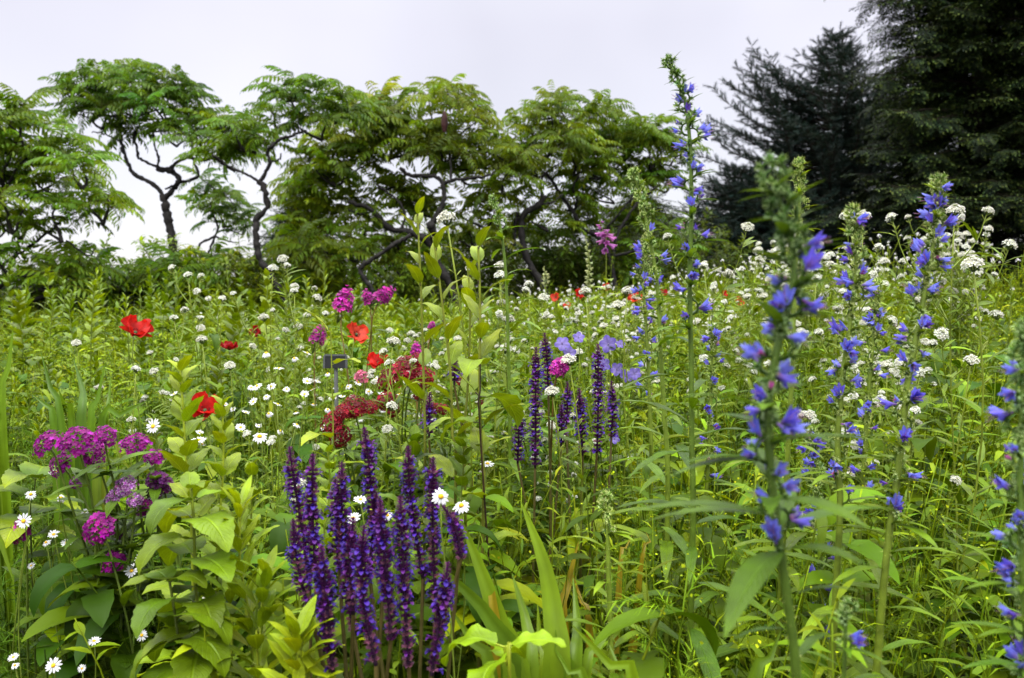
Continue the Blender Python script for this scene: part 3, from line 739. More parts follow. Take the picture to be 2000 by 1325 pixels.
def bugloss(label, path, d, top=.30, seed=0, dens=1.0, flowers=1.0, fat=1.0, leafy=1.0, tipd=1.3, fsize=1.0, pitch=1.0, leaf_len=.10, first=.035, tone=(1, 1, 1), group='blue viper spikes', last=1.0):
    """A hairy spike: coiled sprays of bristly calyces, blue trumpets with pink stamens, strap leaves below.
    path runs from the tip down in photo pixels at depth d; top = metres of the flowering part."""
    global rng
    keep, rng = rng, np.random.default_rng(500 + seed)
    r = rng
    W = np.array([at(x, y, d if np.isscalar(d) else d[i]) for i, (x, y) in enumerate(path)])
    e = W[-1]
    dirn = nz(W[-1] - W[-2])
    if e[2] > .02:
        B0 = A(e[0] + .25 * dirn[0] * e[2], e[1] + .05 * e[2], -.01); q = max(2, int(e[2] / .06))
        W = np.concatenate([W, [e + (B0 - e) * (i / q) for i in range(1, q + 1)]])
    base = A(W[-1][0], W[-1][1], 0)
    root = thing('bugloss_plant', label, 'flower', base, group)
    P = smooth_path(W, 70); Lt = length(P)
    R = np.interp(np.linspace(0, 1, 70), [0, .1, .5, 1], [.0012, .0024, .0036, .0046]) * fat
    g = G()
    g.add(tube(P, R, 8, np.array((.085, .14, .035)) * tone, np.array((.12, .17, .03)) * tone))
    stem_hairs(g, P, R[::-1], int(Lt * 1500), .0026 * fat)
    part('stem', g, M_STEM, root, base)
    gc, gl = G(), G()
    brl = leaf(1, .17, 'lance', 6, droop=.5, fold=.22, col=np.array((.085, .15, .03)) * tone, tip=np.array((.11, .18, .03)) * tone)
    big = leaf(1, .15, 'lance', 9, droop=.75, fold=.28, wave=.05, col=np.array((.07, .125, .028)) * tone, tip=np.array((.095, .155, .028)) * tone)
    s, k = .004, 0
    nf = 0
    while s < Lt - .05:
        u = s
        a = k * 2.4 + r.uniform(-.25, .25)
        Q, D = along(P, [s]); Q, D = Q[0], D[0]
        X = nz(np.cross(D, A(.2, .95, .25))); Y = np.cross(D, X)
        o = X * math.cos(a) + Y * math.sin(a)
        upd = -D
        if u < top:
            f = u / top
            cl = (.015 + .009 * min(1, u / .08)) * fat * r.uniform(.8, 1.15) * (tipd if u < .06 else min(tipd, 1.15))
            # the coil
            nn = 7
            cd = nz(o * .8 + upd * (.75 if u < .05 else .4))
            side = nz(np.cross(cd, upd) + 1e-6)
            th = np.linspace(0, r.uniform(3.0, 4.6), nn)
            step = cl / nn * (1.25 - .6 * np.linspace(0, 1, nn))
            dv = cd[None] * np.cos(th)[:, None] + nz(np.cross(side, cd))[None] * np.sin(th)[:, None]
            cp = Q + o * .002 + np.concatenate([np.zeros((1, 3)), np.cumsum(dv * step[:, None], 0)])
            gc.add(tube(cp, np.linspace(.0013, .0008, nn + 1) * fat, 4, np.array((.08, .13, .03)) * tone))
            nc = max(3, int((6 - 1.5 * f) * dens))
            Qc, Dc = along(cp, np.linspace(.25, 1, nc) * length(cp))
            nrm = nz(np.cross(np.broadcast_to(side, Dc.shape), Dc))
            od = -nrm * .75 + Dc * .55 + side[None] * (np.where(np.arange(nc) % 2, .6, -.6)[:, None]) + r.normal(0, .15, Dc.shape)
            tm = CALYX_S[0] if u < .05 else CALYX[k % 2]
            gc.inst(tm, frames(Qc, od, A(0, 0, 1), fat * r.uniform(.8, 1.1, nc) * (.95 if u < .06 else .95 - .25 * f)), jit(nc, .03, .15, r) * np.array(tone)[None])
            br = (.018 + .05 * f ** 1.3) * (1 if tipd < 1.9 else 1.5)
            gl.inst(brl, frames(Q, o * .85 + upd * (.5 - .35 * f), upd, br * fat * r.uniform(.8, 1.2)), jit(1, .03, .12, r))
            o2 = nz(o + np.cross(D, o) * r.uniform(-1.2, 1.2))
            gl.inst(brl, frames(Q, o2 * .9 + upd * .35, upd, br * fat * r.uniform(.6, 1.0)), jit(1, .03, .12, r))
            if u > first and flowers and nf < 98 * last:
                m = r.choice([0, 1, 2, 3, 4], p=[.06, .20, .30, .28, .16]) if r.random() < flowers else 0
                for q in range(m):
                    w = r.choice(['bug0', 'bug1', 'bug2', 'bug3', 'bud'], p=[.28, .34, .2, .1, .08])
                    dd = nz(o * 1.0 + upd * r.uniform(-.1, .6) + r.normal(0, .3, 3))
                    p = cp[int(r.integers(2, nn))] + dd * .001
                    put('flower', ME[w], root, frames(p, dd, upd, fat * fsize * r.uniform(.46, .74))[0], base); nf += 1
            s += (.0042 + .0112 * min(1, u / (top * .5)) * pitch) * fat * r.uniform(.85, 1.15)
        else:
            if leafy:
                ll = leaf_len * r.uniform(.7, 1.15) * min(1.25, .75 + (u - top) * 1.6)
                gl.inst(big, frames(Q + o * .003, o * 1.0 + upd * r.uniform(.05, .65), upd, ll), jit(1, .03, .14, r))
            s += .019 * r.uniform(.7, 1.3) / max(leafy, .2)
        k += 1
    if gc.p: part('flower_coils', gc, M_HAIRY, root, base)
    if gl.p: part('foliage', gl, M_LEAF, root, base)
    rng = keep
    return root

# ------------------------------------------------------------------ sage spikes
def sage_floret(r, corolla, cal=(.09, .012, .11)):
    g = G()
    g.add(tube(np.array([[0, 0, 0], [0, .002, 0], [0, .0048, .0004]]), [.0006, .0015, .0019], 5, cal, np.array(cal) * 1.4, cap=False))
    up = leaf(.0085, .0042, 'petal', 4, droop=1.3, fold=-.5, curl0=.75, col=corolla, tip=np.array(corolla) * 1.25)
    lo = leaf(.0085, .0056, 'petal', 4, droop=1.6, fold=.35, curl0=-.05, col=corolla, tip=np.array(corolla) * 1.35)
    for t in (up, lo):
        g.inst(t, frames(A(0, .003, .0003), A(0, 1, .12), A(0, 0, 1)))
    return g.t()
SAGE = [sage_floret(pr, c) for c in ((.044, .016, .23), (.060, .017, .26), (.11, .016, .20))]
SAGE_CAL = calyx(pr, .0065, (.085, .012, .085), 0)
SAGE_PINK = calyx(pr, .0068, (.24, .09, .15), 0)
def sage_spike(g, P, w=1.0, r=None, faded=.3, bare=.0):
    """Whorls of violet florets up a spike P (tip first)."""
    L = length(P)
    s = .002
    g.add(tube(P, np.linspace(.0009, .0019, len(P)), 5, (.07, .012, .075), (.05, .02, .05)))
    br = leaf(.0065, .0035, 'ovate', 3, droop=-.8, fold=.4, col=(.11, .012, .10), tip=(.15, .014, .12))
    while s < L:
        u = s / L
        Q, D = along(P, [s]); Q, D = Q[0], -D[0]
        X = nz(np.cross(D, A(.3, .9, .1))); Y = np.cross(D, X)
        if s < .020 * w:
            n = 5; el = .95; sc = .5 + .5 * s / (.020 * w)
            a = r.uniform(0, 6.28) + np.arange(n) * 2 * PI / n
            o = np.cos(a)[:, None] * X + np.sin(a)[:, None] * Y
            g.inst(br, frames(Q + o * .001, o * .75 + D + r.normal(0, .2, (n, 3)), o, sc * w), jit(n, .03, .2, r))
            s += .0026 * w
        else:
            n = int(r.integers(6, 9))
            a = r.uniform(0, 6.28) + np.arange(n) * 2 * PI / n + r.normal(0, .15, n)
            o = np.cos(a)[:, None] * X + np.sin(a)[:, None] * Y
            d = o + D * r.uniform(.15, .75, (n, 1))
            c = SAGE_PINK if r.random() < faded * u else SAGE_CAL
            g.inst(c, frames(Q + o * .0012, d, D, w * r.uniform(.75, 1.05, n)), jit(n, .03, .25, r))
            pm = r.random(n) < (.74 - faded * max(0, u - .45) * 1.9) * min(1, (s - .015 * w) / .02 + .25)
            for q in range(3):
                mk = pm & (r.integers(0, 3, n) == q)
                if mk.any():
                    g.inst(SAGE[q], frames((Q + o * .0022)[mk], d[mk], D, w * r.uniform(.72, 1.08, mk.sum())), jit(mk.sum(), .02, .22, r))
            s += (.0046 + .0032 * u) * w * r.uniform(.85, 1.15)
def sage_clump(label, spikes, foot, d0, seed, w=1.0, group=None, leaves=40, faded=.45, hleaf=.28):
    r = np.random.default_rng(700 + seed)
    F = at(foot[0], 600, d0); base = A(F[0], F[1], 0)
    root = thing('sage_plant', label, 'flower', base, group)
    gs = G()
    for pts, dd in spikes:
        W = np.array([at(x, y, d0 + dd) for x, y in pts])
        P = smooth_path(W, 40)
        g = G(); sage_spike(g, P, w, r, faded)
        part('flower_spike', g, M_PETAL, root, base)
        e = P[-1]
        b = base + A(r.normal(0, .03), r.normal(0, .03), 0)
        mid = e * .5 + b * .5 + A(r.normal(0, .01), r.normal(0, .01), .03)
        gs.add(tube(smooth_path(np.array([e, mid, b]), 12), np.linspace(.0018, .0028, 12), 5, (.06, .05, .03), (.07, .11, .025)))
    part('stem', gs, M_STEM, root, base)
    gl = G()
    lf = leaf(.07, .024, 'lance', 6, droop=.6, fold=.2, serr=.1, col=(.055, .10, .024))
    n = leaves
    a = r.uniform(0, 6.28, n); h = r.uniform(.05, hleaf, n)
    o = ang(a, 0 * a)
    gl.inst(lf, frames(base + o * r.uniform(.02, .09, (n, 1)) + A(0, 0, 1)[None] * h[:, None], o + A(0, 0, 1)[None] * r.uniform(-.1, .6, (n, 1)), A(0, 0, 1), r.uniform(.7, 1.2, n)), jit(n, .04, .15, r))
    part('foliage', gl, M_LEAF, root, base)
    return root

# ------------------------------------------------------------------ flower heads (shared meshes, facing +y)
def floret5(r, R, col, eye=None, n=5, W=.95, droop=.3, serr=.0, curl=.55, nseg=3):
    g = G()
    p = leaf(R, R * W, 'fan', nseg, droop=droop, fold=.05, serr=serr, curl0=curl, col=col if eye is None else eye, tip=col)
    for k in range(n):
        a = k * 2 * PI / n
        g.inst(p, frames(A(0, 0, 0), A(math.cos(a), 0, math.sin(a)), A(0, 1, 0), r.uniform(.88, 1.1)), jit(1, .02, .1, r))
    return g.t()
def dome(r, n, R, H, floret, out=.8, col=None, cm=(.03, .18), fill=None, jitp=.08):
    """n florets packed on a dome of radius R and height H that faces +y."""
    g = G()
    k = np.arange(n) + .5
    ph = np.arccos(1 - k / n * 1.08); a = k * 2.39996
    P = np.stack([np.sin(ph) * np.cos(a) * R, np.cos(ph) * H, np.sin(ph) * np.sin(a) * R], 1) * (1 + r.normal(0, jitp, (n, 1)))
    Nn = nz(P * A(1 / R, 1 / H, 1 / R) * out + A(0, .5, 0) + r.normal(0, .18, P.shape))
    F = np.stack([np.zeros((n, 3))] * 4, 2)
    X = nz(np.cross(Nn, r.normal(0, 1, (n, 3)))); Z = np.cross(X, Nn)
    S = r.uniform(.8, 1.15, (n, 1))
    F = np.stack([X * S, Nn * S, Z * S, P], 2)
    fl = floret if isinstance(floret, list) else [floret]
    kk = r.integers(0, len(fl), n)
    for q in range(len(fl)):
        g.inst(fl[q], F[kk == q], jit((kk == q).sum(), cm[0], cm[1], r))
    b = A(0, -H * .9, 0)
    for p in P[::max(1, n // 14)]:
        g.add(tube(np.array([b, p * .5 + b * .5 + A(0, -.1 * H, 0), p]), .0006, 3, fill or (.08, .13, .03), cap=False))
    return g
WHITE = (.96, .96, .94)
def white_head(r, R=.011, n=30):
    f = [floret5(r, .0040, WHITE, (.55, .6, .35), 4, 1.0, .3, 0, .5), floret5(r, .0036, WHITE, (.5, .55, .3), 4, 1.1, .5, 0, .9)]
    g = dome(r, int(n * 1.15), R, R * .95, f, cm=(.005, .05), jitp=.12)
    bud = tube(np.array([[0, 0, 0], [0, .001, 0], [0, .0024, 0], [0, .003, 0]]), [.0006, .0013, .0011, .0003], 5, (.42, .5, .2), (.6, .64, .4))
    m = 10; a = np.arange(m) * 2.4; q = np.sqrt(np.arange(m) / m) * R * .32
    g.inst(bud, frames(np.stack([np.cos(a) * q, np.full(m, R * .97), np.sin(a) * q], 1), A(0, 1, 0), A(0, 0, 1), .9))
    return g
for k in range(4):
    ME['wh%d' % k] = white_head(pr, (.0105, .012, .0085, .0095)[k], (34, 44, 22, 26)[k]).mesh('white_flower_head', M_PETAL)
def far_head(r, R=.012, n=13):
    p = leaf(R * .75, R * .6, 'ovate', 2, droop=.8, fold=0, curl0=.3, col=(.95, .95, .92))
    g = G(); k = np.arange(n) + .5
    ph = np.arccos(1 - k / n * 1.3); a = k * 2.4
    Nn = np.stack([np.sin(ph) * np.cos(a), np.cos(ph), np.sin(ph) * np.sin(a)], 1)
    g.inst(p, frames(Nn * R * .6, np.cross(Nn, r.normal(0, 1, (n, 3))), Nn, r.uniform(.7, 1.1, n)), jit(n, .004, .1, r))
    return g.t()
FARW = [far_head(pr) for _ in range(3)]
def william_head(r, col, eye, R=.032, n=42, H=None):
    speck = np.array(col) * .7 + A(.05, .03, .05)
    f = [floret5(r, .0082, col, eye, 5, 1.0, .35, .2, .35), floret5(r, .0074, np.array(col) * .8, eye, 5, .85, .5, .25, .7), floret5(r, .0062, np.array(col) * .6, eye, 5, .8, .3, .25, .9)]
    g = dome(r, int(n * 1.4), R, H or R * .62, f, cm=(.03, .33), jitp=.10)
    k = 26; a = r.uniform(0, 6.28, k); q = r.uniform(0, 1, k) ** .5
    P = np.stack([np.cos(a) * q * R, (H or R * .62) * np.sqrt(1 - q * q * .9), np.sin(a) * q * R], 1) * 1.03
    g.inst(leaf(.004, .0012, 'lance', 2, col=speck), frames(P, P + r.normal(0, .02, P.shape), A(0, 0, 1), r.uniform(.6, 1.2, k)))
    w = leaf(.020, .0022, 'spike', 3, droop=.2, fold=.2, col=(.06, .10, .03))
    a = r.uniform(0, 6.28, 26); d = np.stack([np.cos(a), r.uniform(-.2, 1.2, 26), np.sin(a)], 1)
    g.inst(w, frames(np.stack([np.cos(a) * R * .5, 0 * a - R * .1, np.sin(a) * R * .5], 1), d, A(0, 0, 1), r.uniform(.6, 1.1, 26)))
    return g
MAG, MAG2, DRED = (.25, .0006, .18), (.36, .001, .25), (.27, .0005, .016)
ME['wm0'] = william_head(pr, MAG, (.30, .006, .24), .033, 50).mesh('sweet_william_head', M_PETAL)
ME['wm1'] = william_head(pr, MAG2, (.36, .008, .27), .027, 36).mesh('sweet_william_head', M_PETAL)
ME['wm2'] = william_head(pr, (.55, .30, .55), (.22, .01, .22), .026, 34).mesh('sweet_william_head', M_PETAL)
ME['wm3'] = william_head(pr, (.13, .005, .12), (.10, .004, .09), .022, 26).mesh('sweet_william_head', M_PETAL)
ME['wr0'] = william_head(pr, DRED, (.16, .001, .010), .034, 56).mesh('sweet_william_head', M_PETAL)
ME['wr1'] = william_head(pr, (.36, .002, .02), (.2, .002, .012), .026, 36).mesh('sweet_william_head', M_PETAL)
ME['wr2'] = william_head(pr, (.62, .16, .24), (.5, .1, .16), .018, 18, .024).mesh('sweet_william_head', M_PETAL)
ME['cen'] = william_head(pr, (.50, .025, .34), (.42, .02, .28), .020, 56, .046).mesh('magenta_flower_head', M_PETAL)
def daisy_petals(r, R=.016, n=13, droop=.2, curl=.1):
    g = G()
    for k in range(n):
        if r.random() < .06: continue
        a = k * 2 * PI / n + r.normal(0, .06)
        p = leaf(R * r.uniform(.85, 1.1), R * .34, 'petal', 4, droop=droop + r.normal(0, .2), fold=-.15, curl0=curl, col=(.85, .87, .9), tip=(.95, .95, .96))
        g.inst(p, frames(A(math.cos(a) * R * .22, 0, math.sin(a) * R * .22), A(math.cos(a), 0, math.sin(a)), A(0, 1, 0)))
    for k in range(8):
        a = k * PI / 4
        g.inst(leaf(R * .3, R * .14, 'lance', 2, col=(.1, .15, .03)), frames(A(0, -.001, 0), A(math.cos(a), 0, math.sin(a)), A(0, 1, 0)))
    return g
for k, (dr, cu) in enumerate(((.2, .1), (.9, .1), (1.5, -.1), (.3, .35))):
    ME['dp%d' % k] = daisy_petals(pr, .016, 13 + k % 3, dr, cu).mesh('ray_petals', M_PETAL)
def disc(R=.0052, H=.0048):
    t = np.linspace(0, 1, 7)
    return tube(np.stack([0 * t, -.0006 + H * t, 0 * t], 1), R * np.array([.8, 1, 1.0, .92, .75, .5, .12]), 12, (.62, .33, .012), (.68, .40, .015))
ME['dd'] = G().add(disc()).mesh('yellow_disc', M_DISC)
ME['dd2'] = G().add(disc(.0055, .0075)).mesh('yellow_disc', M_DISC)
def crumpled_petal(r, R, W, col, base, droop, curl):
    t = leaf(R, W, 'round', 9, droop=droop, fold=.0, curl0=curl, col=base, tip=col, side=5)
    a = t.U[:, 0]; v = t.U[:, 1]
    t.V[:, 2] += (np.sin(a * 5 + v * 3 + r.uniform(0, 6)) * .035 + np.sin(a * 11 + r.uniform(0, 6)) * .025 + np.sin(a * 3 - v * 7) * .02) * R * v + .42 * R * a * a * v
    t.V[:, 1] += np.sin(a * 9 + r.uniform(0, 6)) * .035 * R * v
    t.C = t.C * (1 + .10 * np.sin(a * 40)[:, None])
    return t
def poppy_flower(r, R=.034, col=(.62, .018, .010), base=(.45, .012, .010), open_=.85):
    g = G()
    for k in range(4):
        a = k * PI / 2 + .2 + r.normal(0, .1)
        t = crumpled_petal(r, R * (1.0 if k % 2 else .92), R * 2.1, col, base, .25, open_ + (.12 if k % 2 else 0))
        g.inst(t, frames(A(0, .001 * k, 0), A(math.cos(a), 0, math.sin(a)), A(0, 1, 0)), jit(1, .01, .08, r))
    return g
ME['po0'] = poppy_flower(pr).mesh('poppy_petals', M_PETAL)
ME['po1'] = poppy_flower(pr, .030, (.40, .008, .012), (.26, .005, .008), .7).mesh('poppy_petals', M_PETAL)
ME['po2'] = poppy_flower(pr, .032, (.70, .055, .022), (.62, .06, .025), .6).mesh('poppy_petals', M_PETAL)
def poppy_heart(r):
    g = G()
    g.add(tube(np.array([[0, 0, 0], [0, .004, 0], [0, .008, 0], [0, .0105, 0]]), [.002, .0042, .0045, .0035], 9, (.06, .08, .03)))
    for k in range(40):
        a = r.uniform(0, 6.28); e = A(math.cos(a) * .009, r.uniform(.008, .013), math.sin(a) * .009)
        g.add(tube(np.array([A(math.cos(a) * .003, .001, math.sin(a) * .003), e, e + A(0, .0012, 0)]), [.0002, .0002, .0007], 3, (.015, .01, .015)))
    return g
ME['ph'] = poppy_heart(pr).mesh('poppy_centre', M_DISC)
def geranium_flower(r, R=.017):
    g = G()
    for k in range(5):
        a = k * 2 * PI / 5
        t = leaf(R, R * .80, 'petal', 5, droop=.5, fold=-.05, curl0=.40, col=(.30, .24, .58), tip=(.14, .095, .50), side=2)
        t.C = t.C * (1 - .25 * (np.abs(np.sin(t.U[:, 0] * 8)) < .25))[:, None]
        g.inst(t, frames(A(0, 0, 0), A(math.cos(a), 0, math.sin(a)), A(0, 1, 0), r.uniform(.95, 1.05)))
    g.add(tube(np.array([[0, 0, 0], [0, .004, 0], [0, .007, 0]]), [.0012, .0010, .0004], 5, (.5, .42, .6)))
    return g
ME['ge0'] = geranium_flower(pr).mesh('cranesbill_petals', M_PETAL)
ME['ge1'] = geranium_flower(pr, .015).mesh('cranesbill_petals', M_PETAL)

def on_stem(name, label, cat, heads, d, parts_of, seed, group=None, stem_w=.0013, stem_c=GRN, foliage=None, bend=.06, foot=None, lean=.03, hairy=False):
    """A plant whose flower heads sit at photo pixels; heads = [(px, py, facing, scale, [mesh keys and part names])]."""
    r = np.random.default_rng(900 + seed)
    H = [(at(x, y, d + r.normal(0, .012)), nz(A(*f)), s, ks) for x, y, f, s, ks in heads]
    if foot is None: b = np.mean([h[0] for h in H], 0) + A(r.normal(0, lean), r.normal(0, lean) + .02, 0)
    else: b = at(foot, 600, d)
    base = A(b[0], b[1], 0)
    root = thing(name, label, cat, base, group)
    g = G(); gl = G()
    for i, (p, f, s, ks) in enumerate(H):
        tail = p - f * .004 * s
        nd = p - f * .022 * s - A(0, 0, .004)
        fork = base + A(0, 0, max(.02, p[2] * .55)) + r.normal(0, .006, 3) if len(H) > 1 else base + A(0, 0, -.01)
        P = smooth_path(np.concatenate([bow(fork, nd, bend, 6, r), [tail]]), 16)
        g.add(tube(P, np.linspace(stem_w * 1.25, stem_w * .8, 16), 5, stem_c, np.array(stem_c) * 1.2))
        if hairy: stem_hairs(g, P, [stem_w, stem_w], 260, .003, .00025, (.30, .36, .22))
        if foliage is not None:
            lf, n, lo, hi, sz = foliage
            s_ = r.uniform(lo, hi, n) * length(P)
            Q, D = along(P, s_)
            o = nz(np.cross(D, r.normal(0, 1, D.shape)))
            gl.inst(lf, frames(Q, o + D * r.uniform(.2, .9, (n, 1)), D, sz * r.uniform(.6, 1.2, n)), jit(n, .04, .15, r))
        for key, nm in ks:
            X = nz(np.cross(f, r.normal(0, 1, 3))); Z = np.cross(X, f)
            put(nm, ME[key], root, np.stack([X * s, f * s, Z * s, p], 1), base)
    if len(H) > 1:
        g.add(tube(bow(base + A(0, 0, -.01), base + A(0, 0, np.mean([h[0][2] for h in H]) * .56), .03, 8, r), stem_w * 1.4, 5, stem_c))
    part('stem', g, M_STEM, root, base)
    if gl.p: part('foliage', gl, M_LEAF, root, base)
    return root

# ------------------------------------------------------------------ leafy stems and blades
def leafy_plant(label, path, d, leaves, seed, stem_w=.0028, sc=(.07, .10, .02), sc2=None, name='leafy_plant', cat='plant', group=None, kind='ovate', ratio=.55, col=LIME, tip=(.24, .32, .03), droop=.7, serr=.10, opposite=True, gap=.05, sizes=(.03, .09), upright=.5, start=0., wave=.03, topleaf=4, pair=2, lm=None):
    r = np.random.default_rng(1300 + seed)
    W = np.array([at(x, y, d) for x, y in path])
    if W[-1][2] > .02: W = np.concatenate([W, [A(W[-1][0] + r.normal(0, .02), W[-1][1], -.01)]])
    base = A(W[-1][0], W[-1][1], 0)
    root = thing(name, label, cat, base, group)
    P = smooth_path(W, 40); L = length(P)
    g = G(); g.add(tube(P, np.linspace(stem_w * .45, stem_w, 40), 7, sc if sc2 is None else sc2, sc))
    gl = G()
    V = [leaf(1, ratio, kind, 14 if serr else 9, droop=droop * k, fold=.16 * f, serr=serr, wave=wave, col=col, tip=tip, side=2, curl0=c) for k, f, c in ((.7, 1, .1), (1.2, .6, .1), (1.7, 1.2, .2))]
    if leaves == 'auto':
        s, k = .004, 0
        leaves = []
        while s < L * .93:
            f = min(1, s / (L * .45))
            leaves.append((s, k, sizes[0] + (sizes[1] - sizes[0]) * f ** .8 * r.uniform(.7, 1.1), 1 - f))
            s += gap * (.25 + .75 * f) * r.uniform(.8, 1.2); k += 1
    a0 = r.uniform(0, PI)
    for s, k, sz, yng in leaves:
        Q, D = along(P, [s]); Q, D = Q[0], -D[0]
        X = nz(np.cross(D, A(.2, .9, .1))); Y = np.cross(D, X)
        for m in range(pair if opposite else 1):
            a = a0 + (k * PI / 2 + m * 2 * PI / pair if opposite else k * 2.4) + r.normal(0, .2)
            o = X * math.cos(a) + Y * math.sin(a)
            el = upright * yng * 2.2 + r.uniform(.05, .35)
            pet = sz * .14
            e = Q + nz(o + D * el) * pet
            if sz > .02: g.add(tube(np.array([Q, e]), stem_w * .28, 4, sc))
            gl.inst(V[int(r.integers(0, 3))], frames(e, o + D * el, D - o * .2, sz * r.uniform(.85, 1.15)), jit(1, .03, .10, r))
    part('stem', g, M_STEM, root, base)
    part('foliage', gl, lm or M_LEAF, root, base)
    return root
def blade_plant(label, blades, d, seed, group='iris fans', col=(.13, .21, .022)):
    """A fan of sword leaves, each [(base px), ..., (tip px)], width in pixels, extra depth, colour."""
    r = np.random.default_rng(1700 + seed)
    bx = np.mean([b[0][0][0] for b in blades])
    F = at(bx, 600, d); base = A(F[0], F[1], 0)
    root = thing('iris_plant', label, 'plant', base, group)
    for pts, wpx, dd, c in blades:
        W = np.array([at(x, y, d + dd * (i / (len(pts) - 1))) for i, (x, y) in enumerate(pts)])
        if W[0][2] > .03: W = np.concatenate([[A(base[0] * .7 + W[0][0] * .3, base[1] * .7 + W[0][1] * .3, 0)], W])
        P = smooth_path(W, 26); w = 1.2 * wpx * d / FPX / 2
        t = np.linspace(0, 1, 26)
        ww = w * np.minimum(1, (1 - t) / .34) ** .8 * (.7 + .3 * np.minimum(1, t * 3)) + .0003
        D = nz(np.gradient(P, axis=0))
        S = nz(np.cross(D, A(r.normal(0, .25), -1, .25)))
        Nn = np.cross(S, D)
        k = 7; s = np.linspace(-1, 1, k)
        V = P[:, None] + S[:, None] * (ww[:, None] * s[None])[:, :, None] + Nn[:, None] * (ww[:, None] * (.35 * np.abs(s)[None] ** 1.3))[:, :, None]
        i, j = np.meshgrid(np.arange(25), np.arange(k - 1), indexing='ij'); q = (i * k + j).ravel()
        cc = np.array(c if c is not None else col)
        C = cc[None, None] * (1 + .10 * np.sin(s * 14)[None, :, None]) * (1 + .15 * (t[:, None, None] - .5))
        g = G(); g.add(T(V, np.stack([q, q + 1, q + k + 1, q + k], 1), np.full(len(q), 4), C.reshape(-1, 3), np.tile(np.array([[.5, .5]]), (26 * k, 1))))
        part('blade', g, M_BLADE, root, base)
    return root
M_BLADE = plant_material('sword_leaf', trans=.40, rough=.42, spec=.25, scale=25, noise=.18, gain=(.85, .92, .32))
# ------------------------------------------------------------------ the flowers one can point to
BUG = 'blue bugloss spikes'
bugloss('tallest blue bugloss spike, its curled green tip standing alone against the pale sky', [(1305, 122), (1322, 150), (1338, 200), (1346, 260), (1350, 330), (1350, 430), (1347, 560), (1350, 700), (1351, 860), (1354, 980)], .85, top=.30, seed=1, fat=.95, leaf_len=.10, flowers=1.0, first=.045, tone=(.62, .75, .62), group=BUG)  # low tone paints the backlit darkness into this spike's greens
bugloss('pale green bugloss spike left of the tallest one, mostly in bud', [(1236, 338), (1250, 380), (1266, 450), (1284, 560), (1290, 680), (1297, 800), (1304, 900)], 1.0, top=.24, seed=2, flowers=.4, first=.06, fat=1.0, leaf_len=.085, tone=(1.15, 1.2, 1.1), group=BUG)
bugloss('nearest bugloss spike, thick and out of focus, with a fat green tip', [(1512, 352), (1528, 410), (1548, 480), (1549, 560), (1528, 640), (1506, 740), (1500, 830), (1508, 950), (1532, 1130), (1556, 1330)], .42, top=.20, seed=3, fat=.86, tipd=2.0, fsize=1.0, pitch=.55, leaf_len=.048, first=.042, flowers=1.2, tone=(.55, .68, .6), group=BUG)
bugloss('flowerless green bugloss tip peeping up just behind the thick blurred spike', [(1560, 318), (1562, 380), (1558, 460), (1552, 560), (1548, 700), (1540, 860)], .92, top=.16, seed=4, flowers=.0, fat=.9, leaf_len=.07, tone=(1.15, 1.15, 1.0), group=BUG)
bugloss('bugloss spike with a round bud tip just right of the thick blurred spike', [(1662, 415), (1670, 450), (1672, 520), (1664, 610), (1652, 690), (1642, 780), (1636, 880), (1641, 980), (1637, 1080)], .80, top=.30, seed=5, pitch=.8, flowers=.95, first=.012, leaf_len=.09, tone=(1.05, 1.05, .95), group=BUG)
bugloss('leaning bugloss spike in front of the dark conifer, blue to its tip', [(1830, 356), (1831, 400), (1824, 470), (1806, 570), (1790, 660), (1771, 760), (1760, 880), (1741, 1010), (1728, 1120)], .76, top=.33, seed=6, pitch=.85, flowers=.95, first=.010, leaf_len=.09, tone=(1.05, 1.05, .95), group=BUG)
bugloss('blurred bugloss spike cut by the photo edge', [(2002, 640), (1999, 720), (1996, 820), (1993, 960), (1998, 1130), (2010, 1330)], .47, top=.24, seed=7, pitch=.7, flowers=1.1, fat=.8, first=.03, leaf_len=.07, tone=(.8, .95, .9), group=BUG)
bugloss('bugloss spike sparse in flower deep between the pale green one and the tallest one', [(1262, 470), (1256, 540), (1262, 640), (1268, 760), (1272, 880)], 1.25, top=.26, seed=8, flowers=.9, first=.02, leaf_len=.07, tone=(1.1, 1.1, 1), group=BUG)
bugloss('feathery unopened bugloss shoot among the tall dark-stemmed leaves', [(962, 392), (975, 430), (985, 500), (990, 580), (993, 700), (996, 820)], 1.35, top=.07, seed=9, flowers=0, leafy=1.3, leaf_len=.085, tone=(.95, 1.1, .95), group=BUG, dens=.8)
bugloss('short bugloss shoot with a leafy green rosette tip among the narrow willow-like stems', [(1182, 975), (1186, 1020), (1188, 1100), (1192, 1220), (1196, 1325)], .82, top=.05, seed=10, flowers=0, leafy=1.1, leaf_len=.075, tone=(1.3, 1.3, 1.1), group=BUG)
bugloss('out of focus bugloss rosette low beside the foot of the nearest spike', [(1655, 1185), (1652, 1215), (1650, 1270), (1648, 1325)], .50, top=.035, seed=11, flowers=.6, first=.018, leafy=1.2, leaf_len=.05, tone=(.8, .95, .9), group=BUG, fat=.7)
bugloss('slim bugloss stem in flower low behind the spike with the round bud tip', [(1585, 850), (1592, 940), (1600, 1040), (1604, 1180)], .95, top=.26, seed=12, pitch=.8, flowers=.8, first=.01, leaf_len=.08, tone=(.95, 1, .9), group=BUG)
bugloss('slim bugloss stem with scattered small flowers behind the leaning spike', [(1712, 560), (1706, 660), (1694, 800), (1684, 960)], 1.1, top=.3, seed=13, flowers=.75, first=.01, leaf_len=.08, tone=(1.05, 1.05, .9), group=BUG)
